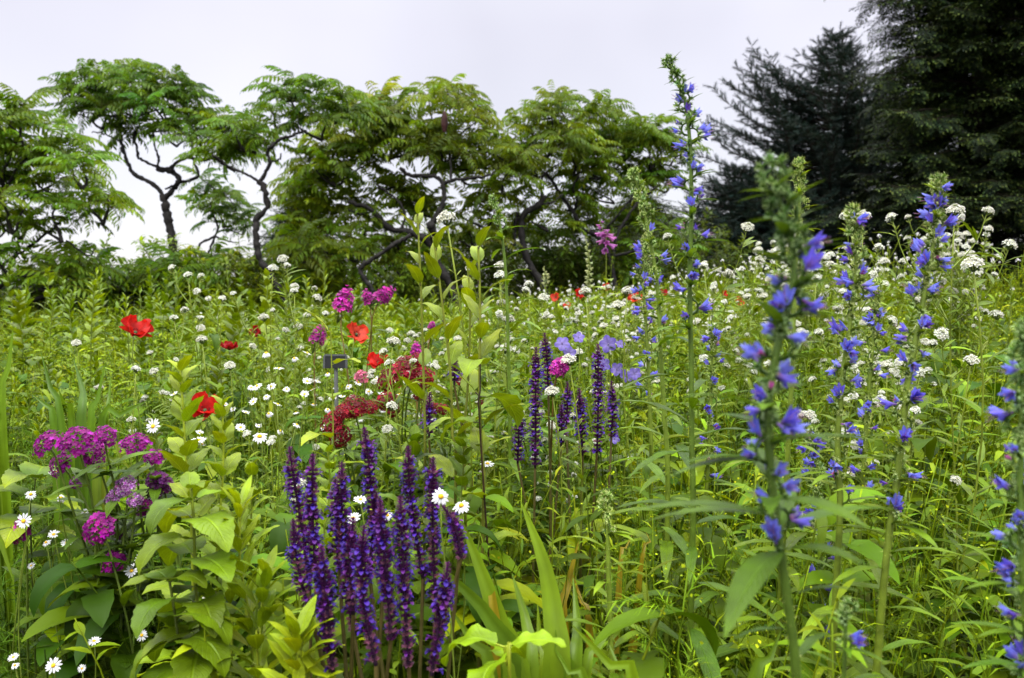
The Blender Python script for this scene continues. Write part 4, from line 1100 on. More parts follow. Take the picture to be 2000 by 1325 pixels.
bugloss('bugloss stem heavy with blue at the foot of the tallest spike', [(1392, 640), (1390, 720), (1386, 840), (1380, 960)], 1.2, top=.24, seed=14, flowers=.7, first=.01, leaf_len=.09, tone=(1.05, 1.05, .9), group=BUG)

SG = 'violet sage clumps'
sage_clump('big clump of dark violet sage spikes standing foremost in the bed', [
    ([(565, 872), (576, 950), (590, 1030), (604, 1130)], .02), ([(611, 886), (610, 980), (616, 1100), (642, 1290)], 0), ([(668, 902), (667, 1000), (672, 1100), (690, 1235)], .03), ([(655, 935), (655, 1010), (662, 1110)], .05),
    ([(711, 834), (720, 900), (730, 1000), (748, 1150)], .04), ([(797, 870), (799, 940), (810, 1030), (826, 1130)], .05), ([(846, 892), (845, 980), (846, 1080), (852, 1190)], .05), ([(741, 972), (748, 1060), (757, 1150), (764, 1250)], -.03),
    ([(781, 968), (786, 1050), (790, 1160), (798, 1300)], -.02), ([(572, 1013), (578, 1080), (592, 1150), (612, 1215)], -.01), ([(627, 1066), (634, 1130), (642, 1220), (650, 1312)], -.04), ([(711, 1026), (706, 1100), (712, 1190), (734, 1300)], -.05),
    ([(875, 1098), (866, 1170), (854, 1240), (843, 1320)], -.04), ([(862, 985), (880, 1012), (893, 1045), (901, 1090)], .03), ([(735, 962), (728, 1040), (722, 1130)], .04), ([(884, 1000), (893, 1040), (897, 1085)], .05), ([(690, 1010), (684, 1100), (690, 1200)], .0)],
    (730, 0), .70, 1, .72, SG, 60, .6)
sage_clump('group of tall violet sage spikes midway in front of the blue cranesbills', [
    ([(1047, 678), (1046, 760), (1046, 840), (1045, 915)], 0), ([(1063, 650), (1068, 700), (1071, 765)], .06), ([(1168, 672), (1168, 740), (1168, 810), (1166, 885)], 0), ([(1194, 744), (1197, 790), (1194, 855)], .03), ([(1131, 758), (1134, 820), (1138, 890)], -.02),
    ([(1096, 790), (1097, 830), (1096, 870)], .1), ([(1016, 798), (1013, 850), (1011, 905)], .04), ([(1108, 745), (1108, 790), (1106, 830)], .14)], (1110, 0), 1.18, 2, .92, SG, 40, .25, .38)
sage_clump('lone bluish sage spike between the dark stems of the tall leafy plant', [([(889, 690), (888, 720), (887, 752)], 0)], (889, 0), 1.35, 3, 1.35, SG, 16, .1, .45)
sage_clump('lone dusky sage spike beside the leftmost dark stem', [([(839, 766), (838, 810), (838, 852)], 0)], (838, 0), 1.22, 4, 1.1, SG, 16, .2, .4)

PET = 'scarlet poppies'
def poppy(lab, px, py, d, key, f, s, seed, arch=None):
    t = on_stem('poppy', lab, 'flower', [(px, py, f, s * .86, [(key, 'petals'), ('ph', 'flower_centre')])], d, None, seed, PET, .0014, (.10, .15, .05), None, .05, hairy=True)
    return t
poppy('big scarlet poppy cup facing sideways in front of the sumac thicket', 262, 655, 1.55, 'po0', (.5, -.35, .8), 1.0, 1)
poppy('small closed crimson poppy seen from the side', 447, 684, 1.85, 'po1', (.1, -.15, 1), .72, 2)
poppy('orange-red poppy behind a lime leaf', 694, 656, 1.65, 'po2', (.5, -.6, .5), .85, 3)
poppy('red poppy half hidden by the leaves of the lime-green plant', 400, 806, 1.3, 'po0', (.3, -.6, .7), .85, 4)
poppy('red poppy just above the dark red sweet williams', 741, 712, 1.6, 'po0', (-.2, -.6, .7), .72, 5)
for k, (x, y, d, s, key, w) in enumerate([(1131, 576, 3.2, .75, 'po0', 'far red poppy left of the foxglove foot'), (1240, 586, 2.6, .95, 'po2', 'far orange-red poppy behind a round white flower'), (1185, 562, 3.4, .6, 'po2', 'far pale orange poppy in the white flowers under the foxglove'),
                                         (1086, 582, 3.4, .7, 'po2', 'far orange poppy nearest the sumac trunks'), (1440, 592, 3.2, .8, 'po2', 'far orange poppy beyond the tallest blue spike'), (1412, 578, 3.4, .6, 'po0', 'far small red poppy left of the orange one'),
                                         (500, 650, 2.6, .75, 'po1', 'far dark red poppy in the green left of the magenta spikes'), (1295, 575, 2.8, .6, 'po1', 'far crimson poppy between two blue spikes'), (1108, 600, 3.0, .55, 'po2', 'tiny orange poppy below the red one')]):
    r_ = np.random.default_rng(k)
    poppy(w, x, y, d, key, (r_.uniform(-.5, .5), -.8, r_.uniform(.1, .8)), s, 20 + k)

SW = 'sweet williams'
lw = leaf(.06, .013, 'lance', 5, droop=.6, fold=.25, col=(.055, .11, .03))
FOL = (lw, 12, .1, .9, 1.0)
def william(lab, heads, d, seed, group=SW, name='sweet_william', w=.0016):
    return on_stem(name, lab, 'flower', [(x, y, f, s * (.60 if k[:2] == 'wr' else .66), [(k, 'flower_head')]) for x, y, f, s, k in heads], d, None, seed, group, w, (.06, .10, .025), FOL, .05)
william('big magenta sweet william with several merging domed heads in front of the sword leaves', [(92, 866, (-.4, -.6, .7), .70, 'wm0'), (150, 862, (.1, -.6, .8), .84, 'wm0'), (206, 852, (.5, -.6, .6), .55, 'wm0'), (184, 888, (.1, -.8, .4), .62, 'wm0'), (118, 908, (-.3, -.8, .4), .6, 'wm0')], .98, 1)
william('magenta sweet william head just right of the big merging ones', [(265, 868, (.1, -.5, .9), .72, 'wm0'), (302, 893, (.2, -.6, .7), .5, 'wm0')], 1.02, 2)
william('pale-edged purple sweet william in the shade under the magenta heads', [(246, 950, (.1, -.7, .7), .68, 'wm2'), (221, 974, (-.3, -.8, .5), .58, 'wm2'), (264, 978, (.3, -.8, .5), .45, 'wm2')], 1.0, 3)
william('dusky purple sweet william behind the pale-edged one', [(306, 938, (0, -.6, .8), .8, 'wm3'), (322, 948, (.3, -.6, .6), .7, 'wm3'), (302, 962, (0, -.8, .4), .6, 'wm3')], 1.03, 4)
william('bright magenta sweet william head low among the small daisies', [(195, 1032, (0, -.85, .5), .9, 'wm1')], .97, 5)
william('magenta sweet william head behind the lowest edge daisy', [(40, 1036, (-.2, -.8, .5), .75, 'wm1')], 1.0, 6)
william('magenta sweet william head lowest in the dark corner', [(221, 1100, (.1, -.85, .5), .72, 'wm1')], 1.0, 7)
william('tiny dark purple sweet william head under the big magenta ones', [(148, 944, (0, -.8, .5), .5, 'wm3')], 1.05, 8)
william('purple sweet william showing behind the big lime leaf', [(292, 992, (0, -.8, .5), .6, 'wm1'), (278, 1000, (-.3, -.8, .4), .5, 'wm3'), (352, 1052, (.2, -.8, .4), .42, 'wm1'), (240, 1045, (.2, -.8, .4), .5, 'wm3')], 1.06, 9)
william('dark crimson sweet william patch under the red poppy', [(792, 722, (0, -.7, .7), 1.1, 'wr0'), (762, 742, (-.3, -.8, .5), .95, 'wr0'), (816, 704, (.2, -.7, .6), .8, 'wr1'), (826, 738, (.3, -.8, .4), .85, 'wr0')], 1.4, 10)
william('dark crimson sweet william left of the white flower cluster', [(692, 796, (0, -.7, .6), .9, 'wr0'), (668, 806, (-.2, -.8, .5), .75, 'wr1'), (651, 828, (-.4, -.7, .5), .95, 'wr0'), (664, 850, (-.2, -.9, .2), .8, 'wr0')], 1.3, 11)
william('crimson sweet william bits behind the white flower cluster', [(756, 784, (0, -.7, .6), .85, 'wr0'), (726, 796, (-.1, -.8, .5), .8, 'wr1'), (768, 803, (.2, -.8, .4), .5, 'wr0')], 1.42, 12)
william('crimson sweet william behind the dark stems of the tall leafy plant', [(850, 798, (0, -.8, .5), .45, 'wr0'), (866, 800, (.2, -.8, .5), .45, 'wr0'), (816, 776, (0, -.8, .5), .5, 'wr1'), (900, 745, (.2, -.8, .5), .5, 'wr1'), (940, 788, (.2, -.8, .5), .35, 'wr1')], 1.45, 13)
william('rose pink flower tip on a slim stem over the daisies', [(708, 738, (-.4, -.5, .7), .95, 'wr2')], 1.45, 14)
MS = 'magenta flower spikes at the back of the bed'
for k, (x, y, d, s, f, lab) in enumerate([(668, 602, 1.9, .95, (.35, -.1, 1), 'fat magenta flower spike leaning above the orange-red poppy'), (618, 668, 1.75, .72, (.4, -.1, 1), 'slim leaning magenta spike left of the orange-red poppy'), (742, 583, 2.0, .8, (.8, -.2, .6), 'loose magenta spike farthest back by the sumac zigzag limb'), (722, 590, 2.0, .6, (-.3, -.3, .9), 'small magenta spike beside the loose farthest one'),
                                          (1090, 722, 1.22, .55, (.4, -.7, .6), 'small magenta cluster between two sage spikes'), (842, 640, 1.7, .3, (.3, -.5, .7), 'tiny pink flower by the leftmost dark stem'), (812, 690, 1.55, .42, (.1, -.3, 1), 'rosy flower tip behind the dark stem above the crimson patch')]):
    on_stem('magenta_flower', lab, 'flower', [(x, y, f, s, [('cen', 'flower_head')])], d, None, 40 + k, MS, .0018, (.09, .06, .03), FOL, .05)

CG_ = 'blue-violet cranesbills'
lc = leaf(.045, .04, 'heart', 8, droop=.4, fold=.15, serr=.3, col=(.06, .11, .025))
for k, (x, y, s, lab) in enumerate([(1188, 672, 1.0, 'open blue cranesbill flower facing out behind the tall sage spikes'), (1098, 672, 1.0, 'blue cranesbill flower right of the tallest sage spike in its group'), (1112, 690, .85, 'blue cranesbill flower tucked under its neighbour'), (1212, 673, .6, 'small half-closed cranesbill beside the open one'),
                                    (1222, 735, .8, 'cranesbill flower low toward the green bugloss'), (1205, 722, .9, 'cranesbill flower behind the right sage spike'), (1178, 712, .9, 'cranesbill flower just behind the sage spike tip'), (1240, 730, .85, 'pale cranesbill flower nearest the green bugloss stem'), (1130, 660, .7, 'cranesbill flower highest in the patch'), (1200, 858, .7, 'lone cranesbill flower low in the green')]):
    r_ = np.random.default_rng(60 + k)
    on_stem('cranesbill', lab, 'flower', [(x, y, (r_.uniform(-.4, .4), -.85, r_.uniform(.1, .6)), s, [('ge%d' % (k % 2), 'petals')])], 1.5, None, 60 + k, CG_, .0011, GRN, (lc, 4, .2, .8, .9), .06)

# ---- daisies
DS = 'daisies in the bed'
lf_thin = leaf(.03, .0022, 'lance', 3, droop=.5, col=(.06, .11, .03))
def daisy(x, y, d, f, s, k, seed, lab=None):
    return on_stem('daisy', lab, 'flower', [(x, y, f, s * .62, [('dp%d' % k, 'ray_petals'), ('dd2' if k in (1, 2) else 'dd', 'yellow_disc')])], d, None, 200 + seed, DS, .0009, (.09, .14, .03), (lf_thin, 22, .15, .9, 1.0), .06)
DAISY = [(861, 970, .72, (.25, -.75, .5), .72, 1, 'large daisy with drooping petals tucked behind the front sage spike'), (901, 988, .80, (-.1, -.5, .8), .78, 1, 'daisy with splayed petals right of the front sage clump'), (952, 906, 1.0, (.1, -.25, 1), .75, 0, 'lone daisy seen edge on under the tall dark stems'),
         (299, 833, 1.22, (-.2, -.95, .35), 1.0, 0, 'round daisy facing out beside the lime leaf'), (388, 860, 1.2, (0, -.25, 1), .95, 0, 'flat daisy seen edge on under the half-hidden poppy'), (507, 853, 1.25, (.1, -.55, .8), 1.05, 1, 'big daisy with an orange centre in the middle of the daisy patch'),
         (108, 922, 1.0, (0, -.2, 1), .65, 0, 'daisy seen edge on just under the big magenta heads'), (60, 966, 1.0, (.4, -.6, .7), .6, 1, 'daisy with backswept petals near the photo edge'), (119, 973, 1.0, (.3, -.7, .6), .65, 2, 'daisy with a domed orange disc and hanging petals'), (46, 1018, .98, (0, -.95, .3), .8, 0, 'daisy in front of the edge magenta head'),
         (105, 1044, 1.0, (.2, -.6, .8), .6, 3, 'small daisy above two others under the magenta head'), (90, 1060, 1.0, (-.2, -.5, .8), .5, 1, 'smaller daisy lowest of the three'), (131, 1060, 1.0, (.1, -.4, .9), .62, 0, 'daisy right of the three small ones'), (276, 1091, .98, (.2, -.7, .7), .62, 0, 'daisy high right of the lowest magenta head'), (257, 1115, .97, (0, -.85, .5), .72, 3, 'daisy just right of the lowest magenta head'),
         (184, 1252, .9, (0, -.4, .9), .55, 0, 'daisy seen edge on over the low cut leaves'), (277, 1241, .95, (0, -.9, .4), .6, 0, 'thin-petalled daisy against the dark'), (104, 1300, .88, (.2, -.8, .6), .72, 0, 'daisy at the foot of the photo by the dark soil'), (26, 1284, .92, (0, -.4, .9), .5, 0, 'white daisy over the black soil'), (29, 1300, .92, (0, -.5, .8), .4, 1, 'little daisy right under the one over the black soil'), (160, 1306, .9, (.2, -.7, .6), .38, 0, 'tiny daisy beside the one at the foot of the photo'),
         (302, 968, 1.02, (-.2, -.3, .9), .75, 0, 'flat daisy beside the pale-edged purple heads'), (690, 1012, .82, (-.3, -.5, .8), .65, 0, 'daisy showing between two front sage spikes'), (704, 976, .84, (.1, -.3, .9), .6, 0, 'daisy right behind the tallest front sage spike'), (757, 1007, .84, (-.2, -.6, .7), .5, 1, 'small daisy between the middle front sage spikes'), (61, 1105, 1.0, (0, -.6, .6), .4, 0, 'tiny daisy low at the edge under the magenta head'), (166, 1000, 1.02, (.2, -.7, .7), .4, 0, 'tiny daisy above the bright magenta head')]
for k, (x, y, d, f, s, kk, lab) in enumerate(DAISY): daisy(x, y, d, f, s, kk, k, lab)
r_ = np.random.default_rng(77)
for k, (x, y) in enumerate([(505, 832), (578, 806), (480, 806), (542, 790), (491, 757), (502, 754), (525, 808), (470, 835), (548, 842), (595, 770), (560, 760), (620, 745), (640, 730), (655, 760), (680, 755), (700, 748), (720, 765), (735, 740), (750, 800), (612, 790), (640, 800), (580, 830), (455, 800), (520, 775), (575, 700), (545, 720), (495, 785), (530, 755), (395, 868), (440, 790), (610, 762), (668, 775), (690, 775), (600, 745), (745, 770), (520, 690), (600, 690), (390, 845), (352, 790), (340, 770), (770, 745), (780, 770), (705, 818), (720, 836), (632, 836)]):
    on_stem('daisy', 'small white daisy in the loose patch between the half-hidden poppy and the crimson sweet williams', 'flower', [(x, y, nz(A(r_.uniform(-.5, .5), r_.uniform(-.75, .1), .8)), r_.uniform(.32, .52), [('dp%d' % r_.integers(0, 4), 'ray_petals'), ('dd', 'yellow_disc')])], r_.uniform(1.3, 1.8), None, 300 + k, 'loose patch of small daisies', .0009, (.09, .14, .03), (lf_thin, 16, .15, .9, 1.0), .06)

# ---- foxglove and pale bell spike
def bell_spike(name, label, top, bot, d, bells, L, mouth, col, base_c, seed, leafy=True, w=.003):
    r = np.random.default_rng(seed)
    P0, P1 = at(*top, d), at(*bot, d); base = A(P1[0], P1[1], 0)
    root = thing(name, label, 'flower', base)
    g = G(); P = smooth_path(np.array([P0, (P0 + P1) / 2 + A(.005, 0, 0), P1, base - A(0, 0, .01)]), 24); g.add(tube(P, np.linspace(.001, w, 24), 6, (.14, .19, .04)))
    part('stem', g, M_STEM, root, base)
    g = G(); f = funnel(r, L, mouth, col, base_c, 5, 0, .25)
    s = np.linspace(.01, 1, bells) ** .9 * np.linalg.norm(P1 - P0)
    Q, D = along(P, s)
    a = np.arange(bells) * 2.1 + r.normal(0, .3, bells)
    o = np.stack([np.cos(a), np.sin(a) - .4, -.15 - .45 * s / s[-1]], 1)
    g.inst(f, frames(Q, o, A(0, 0, 1), np.interp(s / s[-1], [0, .35, 1], [.3, .75, 1.05])), jit(bells, .02, .12, r))
    part('bells', g, M_PETAL, root, base)
    if leafy:
        g = G(); lf = leaf(.10, .035, 'lance', 7, droop=.7, fold=.2, serr=.1, col=(.14, .22, .03)); n = 26
        Q, D = along(P, r.uniform(.2, .95, n) * length(P)); a = r.uniform(0, 6.28, n)
        g.inst(lf, frames(Q, np.stack([np.cos(a), np.sin(a), r.uniform(0, .8, n)], 1), A(0, 0, 1), r.uniform(.5, 1.1, n)), jit(n, .04, .12, r))
        part('foliage', g, M_LEAF, root, base)
bell_spike('foxglove', 'pink-purple foxglove spike standing above the white flowers', (1172, 432), (1184, 500), 2.6, 15, .030, .010, (.46, .14, .42), (.42, .12, .36), 81)
bell_spike('bell_flower', 'pale greenish bell-flower spike left of the foxglove', (1144, 462), (1150, 560), 2.5, 26, .011, .007, (.42, .48, .20), (.36, .44, .16), 82)
bell_spike('bell_flower', 'pale greenish bell-flower spike over the far poppies', (1062, 520), (1066, 570), 2.9, 18, .011, .007, (.42, .46, .20), (.36, .44, .16), 83)

# ---- lime leaved and dark-stemmed plants
TL = 'tall dark-stemmed leafy plants'
DK = (.022, .012, .012)
for k, (lab, path, d, sz, gp) in enumerate([
    ('leftmost tall leafy stem with yellowish top leaves, dark below', [(815, 418), (818, 470), (822, 560), (826, 680), (829, 800), (830, 950)], 1.05, (.03, .062), .06),
    ('tall leafy stem with pointed reddish-edged leaves, second from the dark-stemmed left', [(846, 462), (853, 510), (866, 610), (880, 730), (884, 860), (890, 960)], 1.0, (.035, .066), .065),
    ('tallest right leafy stem with upright yellow-green tip leaves and one big hanging heart leaf', [(934, 482), (937, 560), (938, 650), (936, 760), (940, 870), (944, 1000)], .95, (.035, .064), .065),
    ('dark leafy stem close behind the tallest right one', [(912, 512), (918, 580), (917, 680), (912, 790), (908, 900)], 1.06, (.035, .066), .07)]):
    leafy_plant(lab, path, d, 'auto', 10 + k, .0030, DK, (.13, .17, .03), group=TL, ratio=.42, kind='ovate', col=(.12, .185, .025), tip=(.18, .23, .025), serr=.06, gap=gp, sizes=sz, upright=.8, opposite=False)
leafy_plant('three big heart-shaped leaves low on the tallest dark stem', [(938, 700), (938, 760), (940, 880)], .93, [(.010, 0, .060, .3), (.045, 1, .075, 0), (.075, 2, .055, 0)], 15, .002, DK, DK, group=TL, ratio=.66, kind='heart', col=(.11, .18, .03), tip=(.13, .21, .03), opposite=False, droop=1.0)
LM = 'lime-green heart-leaved plants'
leafy_plant('tall lime-green plant with a curled young tip beside the half-hidden poppy', [(352, 722), (358, 800), (362, 880), (370, 980), (376, 1100)], .86, 'auto', 20, .0026, (.12, .17, .03), (.2, .27, .03), group=LM, ratio=.56, kind='ovate', col=(.15, .23, .022), tip=(.19, .27, .025), gap=.045, sizes=(.022, .068), upright=.7)
leafy_plant('lime-green plant in front of the half-hidden poppy, topped by a small bud', [(434, 790), (436, 850), (436, 920), (430, 1000), (424, 1120)], .88, 'auto', 21, .0024, (.12, .17, .03), (.2, .27, .03), group=LM, ratio=.56, kind='ovate', col=(.14, .22, .022), tip=(.19, .27, .025), gap=.05, sizes=(.018, .062), upright=.7)
leafy_plant('broad-leaved green plant with big drooping heart leaves low beside the sage clump', [(372, 950), (378, 1010), (380, 1080), (384, 1180), (390, 1300)], .74, [(.004, 0, .03, .6), (.014, 1, .05, 0), (.03, 2, .06, 0), (.048, 3, .066, 0), (.066, 4, .066, 0), (.086, 5, .064, 0), (.108, 6, .064, 0), (.13, 7, .06, 0), (.15, 8, .06, 0)], 22, .0028, (.07, .10, .025), (.14, .2, .03), group=LM, ratio=.62, kind='heart', col=(.095, .165, .024), tip=(.12, .19, .025), droop=1.1)
leafy_plant('second broad-leaved plant with hanging leaves at the foot of the photo', [(330, 1130), (340, 1190), (350, 1260), (360, 1330)], .72, [(.004, 0, .04, .3), (.018, 1, .055, 0), (.036, 2, .06, 0), (.055, 3, .06, 0), (.075, 4, .058, 0), (.095, 5, .055, 0)], 23, .0026, (.06, .09, .025), group=LM, ratio=.6, kind='heart', col=(.075, .14, .022), tip=(.095, .16, .022), droop=1.2)
leafy_plant('slim lime stem with one large yellow leaf over the orange-red poppy', [(646, 648), (648, 720), (650, 800), (652, 900), (655, 980)], 1.2, [(.002, 0, .05, .8), (.05, 1, .05, .2), (.10, 2, .055, 0), (.16, 3, .06, 0), (.2, 4, .06, 0), (.24, 5, .06, 0)], 24, .002, (.12, .16, .03), group=LM, ratio=.5, kind='ovate', col=(.18, .25, .022), tip=(.2, .27, .025), opposite=False)
leafy_plant('lime-green leafy plant just left of the tallest front sage spike', [(640, 880), (644, 930), (640, 1010), (636, 1100)], .95, 'auto', 25, .002, (.12, .17, .03), group=LM, ratio=.5, kind='heart', col=(.12, .20, .024), tip=(.15, .23, .025), gap=.04, sizes=(.02, .055), upright=.5)
leafy_plant('lime-green plant with light veined leaves under the daisy patch', [(492, 905), (492, 960), (490, 1030), (486, 1120)], .98, 'auto', 26, .0022, (.12, .17, .03), group=LM, ratio=.58, kind='heart', col=(.125, .205, .026), tip=(.15, .23, .025), gap=.045, sizes=(.02, .06), upright=.5)
leafy_plant('leafy plant with pale toothed leaves right of the front sage clump', [(905, 870), (905, 920), (900, 980), (896, 1060)], .98, 'auto', 27, .0022, (.09, .13, .03), group=LM, ratio=.5, kind='heart', col=(.085, .155, .026), tip=(.11, .18, .025), gap=.04, sizes=(.025, .065), upright=.5)
leafy_plant('leafy plant with dull green heart leaves under the dark stems', [(810, 850), (806, 900), (800, 960), (800, 1040)], 1.0, 'auto', 28, .0022, (.09, .13, .03), group=LM, ratio=.5, kind='heart', col=(.075, .14, .026), tip=(.095, .165, .025), gap=.035, sizes=(.03, .07), upright=.4)
leafy_plant('dark heart-leaved plant in the shade under the magenta sweet williams', [(70, 930), (66, 970), (60, 1040)], 1.05, [(.004, 0, .05, .3), (.03, 1, .06, 0), (.055, 2, .06, 0), (.08, 3, .05, 0)], 29, .002, (.05, .08, .02), group=LM, ratio=.9, kind='heart', col=(.045, .095, .02), droop=.9, opposite=True)
WL = 'willow-leaved shoots'
for k, (lab, path, d, sz, gp, ra, col) in enumerate([
    ('fresh lime shoot with long pointed leaves left of the front sage clump', [(470, 985), (468, 1040), (470, 1110), (486, 1200), (500, 1325)], .74, (.03, .07), .026, .26, (.17, .25, .024)),
    ('second pointed-leaf lime shoot touching the front sage clump', [(520, 1120), (512, 1180), (508, 1250), (505, 1325)], .72, (.03, .065), .024, .30, (.13, .205, .024)),
    ('bright yellow-green shoot at the foot of the front sage clump', [(588, 1252), (586, 1290), (584, 1335)], .66, (.03, .05), .018, .36, (.20, .28, .022)),
    ('pointed-leaf shoot deep left of the fresh lime shoot', [(440, 1060), (446, 1120), (450, 1200), (452, 1300)], .84, (.03, .07), .03, .28, (.10, .17, .024))]):
    leafy_plant(lab, path, d, 'auto', 40 + k, .0022, (.12, .17, .03), (.2, .27, .03), group=WL, ratio=ra, kind='lance', col=col, tip=np.array(col) * 1.15, serr=.04, gap=gp, sizes=sz, upright=.6, droop=.55)
leafy_plant('crinkled bright lime leaf of lettuce-like plant at the foot of the photo', [(985, 1262), (990, 1300), (995, 1345)], .62, [(.001, 0, .05, .3), (.012, 1, .05, .1)], 50, .003, (.2, .27, .03), group=None, ratio=.62, kind='ovate', col=(.145, .25, .022), tip=(.17, .28, .025), wave=.07, serr=.12, droop=1.1, upright=.2)

# ---- sword leaves
YB, DRY = (.15, .22, .022), (.26, .19, .03)
blade_plant('iris fan of broad sword leaves at the foot of the photo beside the sage clump', [
    ([(1010, 1345), (985, 1250), (945, 1130), (897, 1008)], 50, .02, (.15, .225, .024)), ([(1085, 1345), (1082, 1220), (1062, 1100), (1017, 980)], 52, .03, (.16, .235, .024)), ([(1000, 1330), (960, 1215), (905, 1150), (842, 1096)], 44, -.02, (.10, .17, .024)),
    ([(1065, 1345), (1055, 1260), (1050, 1180)], 34, .02, (.17, .24, .024)), ([(1035, 1345), (1030, 1230), (1000, 1120)], 44, .05, (.13, .2, .024)), ([(1120, 1345), (1128, 1230), (1120, 1130)], 40, .06, (.12, .19, .024)), ([(960, 1345), (925, 1260), (880, 1190)], 40, .0, (.12, .19, .024)), ([(1140, 1345), (1170, 1260), (1215, 1200)], 34, .02, (.13, .2, .024)), ([(1110, 1345), (1090, 1290), (1085, 1230)], 40, .0, (.12, .2, .024)), ([(970, 1240), (955, 1180), (940, 1140)], 30, .06, DRY)], .80, 1)
blade_plant('iris leaves cutting the foot of the photo below the willow-like stems', [([(1240, 1400), (1200, 1310), (1118, 1222)], 44, .0, (.145, .22, .022)), ([(1150, 1400), (1120, 1330), (1085, 1270)], 40, 0, (.12, .195, .022)), ([(1215, 1400), (1215, 1330), (1190, 1260)], 40, .04, (.10, .165, .022))], .66, 2)
blade_plant('single dark iris leaf rising under the nearest bugloss spike', [([(1465, 1400), (1495, 1310), (1525, 1232)], 52, .0, (.10, .165, .024)), ([(1440, 1400), (1430, 1340), (1440, 1290)], 36, .03, (.09, .15, .022))], .62, 3)
blade_plant('dried orange-yellow iris leaves among the willow-like stems', [([(1100, 1240), (1108, 1150), (1130, 1058)], 26, .02, DRY), ([(1150, 1240), (1136, 1180), (1118, 1120)], 20, .02, (.30, .21, .04)), ([(1165, 1300), (1180, 1240), (1200, 1190)], 20, .02, (.34, .26, .03)), ([(1250, 1120), (1272, 1060), (1262, 1040)], 14, .02, DRY), ([(1210, 1130), (1222, 1070), (1235, 1045)], 15, .02, (.30, .22, .05))], 1.0, 4, 'iris fans')
blade_plant('iris fan of wide green leaves behind the big magenta sweet william', [([(125, 860), (100, 760), (80, 688)], 24, .02, (.075, .14, .026)), ([(160, 860), (165, 780), (143, 700)], 26, .04, (.07, .13, .026)), ([(180, 860), (190, 790), (206, 708)], 26, .0, (.10, .18, .028)), ([(205, 860), (212, 800), (217, 735)], 28, .03, (.11, .19, .026)), ([(200, 860), (230, 815), (290, 782)], 26, -.04, (.09, .16, .03)), ([(110, 860), (85, 790), (62, 770)], 28, 0, (.08, .15, .026)), ([(145, 860), (130, 800), (112, 755)], 30, -.02, (.085, .15, .026))], 1.18, 5)
blade_plant('tall iris leaves rising at the photo edge', [([(5, 830), (15, 740), (26, 640)], 26, .0, (.12, .20, .026)), ([(-10, 860), (5, 780), (10, 715)], 26, .03, (.16, .23, .04)), ([(-20, 900), (-5, 820), (-12, 700)], 30, .0, (.10, .17, .026))], 1.2, 6)
blade_plant('drooping iris leaf at the photo edge under the sweet williams', [([(-40, 1080), (-8, 1040), (10, 1085), (28, 1140)], 24, .0, (.13, .20, .028)), ([(-60, 1120), (-20, 1040), (20, 1030)], 18, .02, (.07, .13, .026))], .95, 7)
blade_plant('arching strap leaf in the shade right of the big magenta sweet william', [([(190, 960), (215, 905), (255, 882), (300, 890)], 22, .02, (.14, .20, .06)), ([(205, 900), (250, 920), (300, 948)], 14, .02, (.2, .25, .10))], 1.05, 8)

# ---- the little plant label
P = at(655, 708, 1.60); base = A(P[0], P[1], 0)
root = thing('plant_label', 'small black plant label on a grey stake half hidden in the green', 'sign', base)
def box(c, s, col, R=None):
    q = np.array([[x, y, z] for x in (-1, 1) for y in (-1, 1) for z in (-1, 1)]) * np.array(s) / 2
    q = q @ (np.eye(3) if R is None else R).T + np.array(c)
    return T(q, [0, 1, 3, 2, 4, 6, 7, 5, 0, 4, 5, 1, 2, 3, 7, 6, 0, 2, 6, 4, 1, 5, 7, 3], [4] * 6, np.array(col))
tl = math.radians(8); RT = np.array([[1, 0, 0], [0, math.cos(tl), math.sin(tl)], [0, -math.sin(tl), math.cos(tl)]])
M_TAG = plant_material('label_plastic', trans=0, rough=.7, spec=.2, noise=.1)
part('plate', G().add(box(P, (.040, .003, .024), (.012, .013, .014), RT)), M_TAG, root, base, smooth=False)
part('rim', G().add(box(P + RT @ A(0, 0, .014), (.044, .005, .004), (.05, .055, .055), RT)).add(box(P + RT @ A(-.022, 0, 0), (.004, .005, .024), (.05, .055, .055), RT)).add(box(P + RT @ A(.022, 0, 0), (.004, .005, .024), (.05, .055, .055), RT)), M_TAG, root, base, smooth=False)
part('stake', G().add(tube(np.array([P + A(0, .004, -.012), P * .5 + base * .5 + A(0, .006, 0), base - A(0, 0, .01)]), .004, 6, (.11, .115, .11))), M_TAG, root, base)
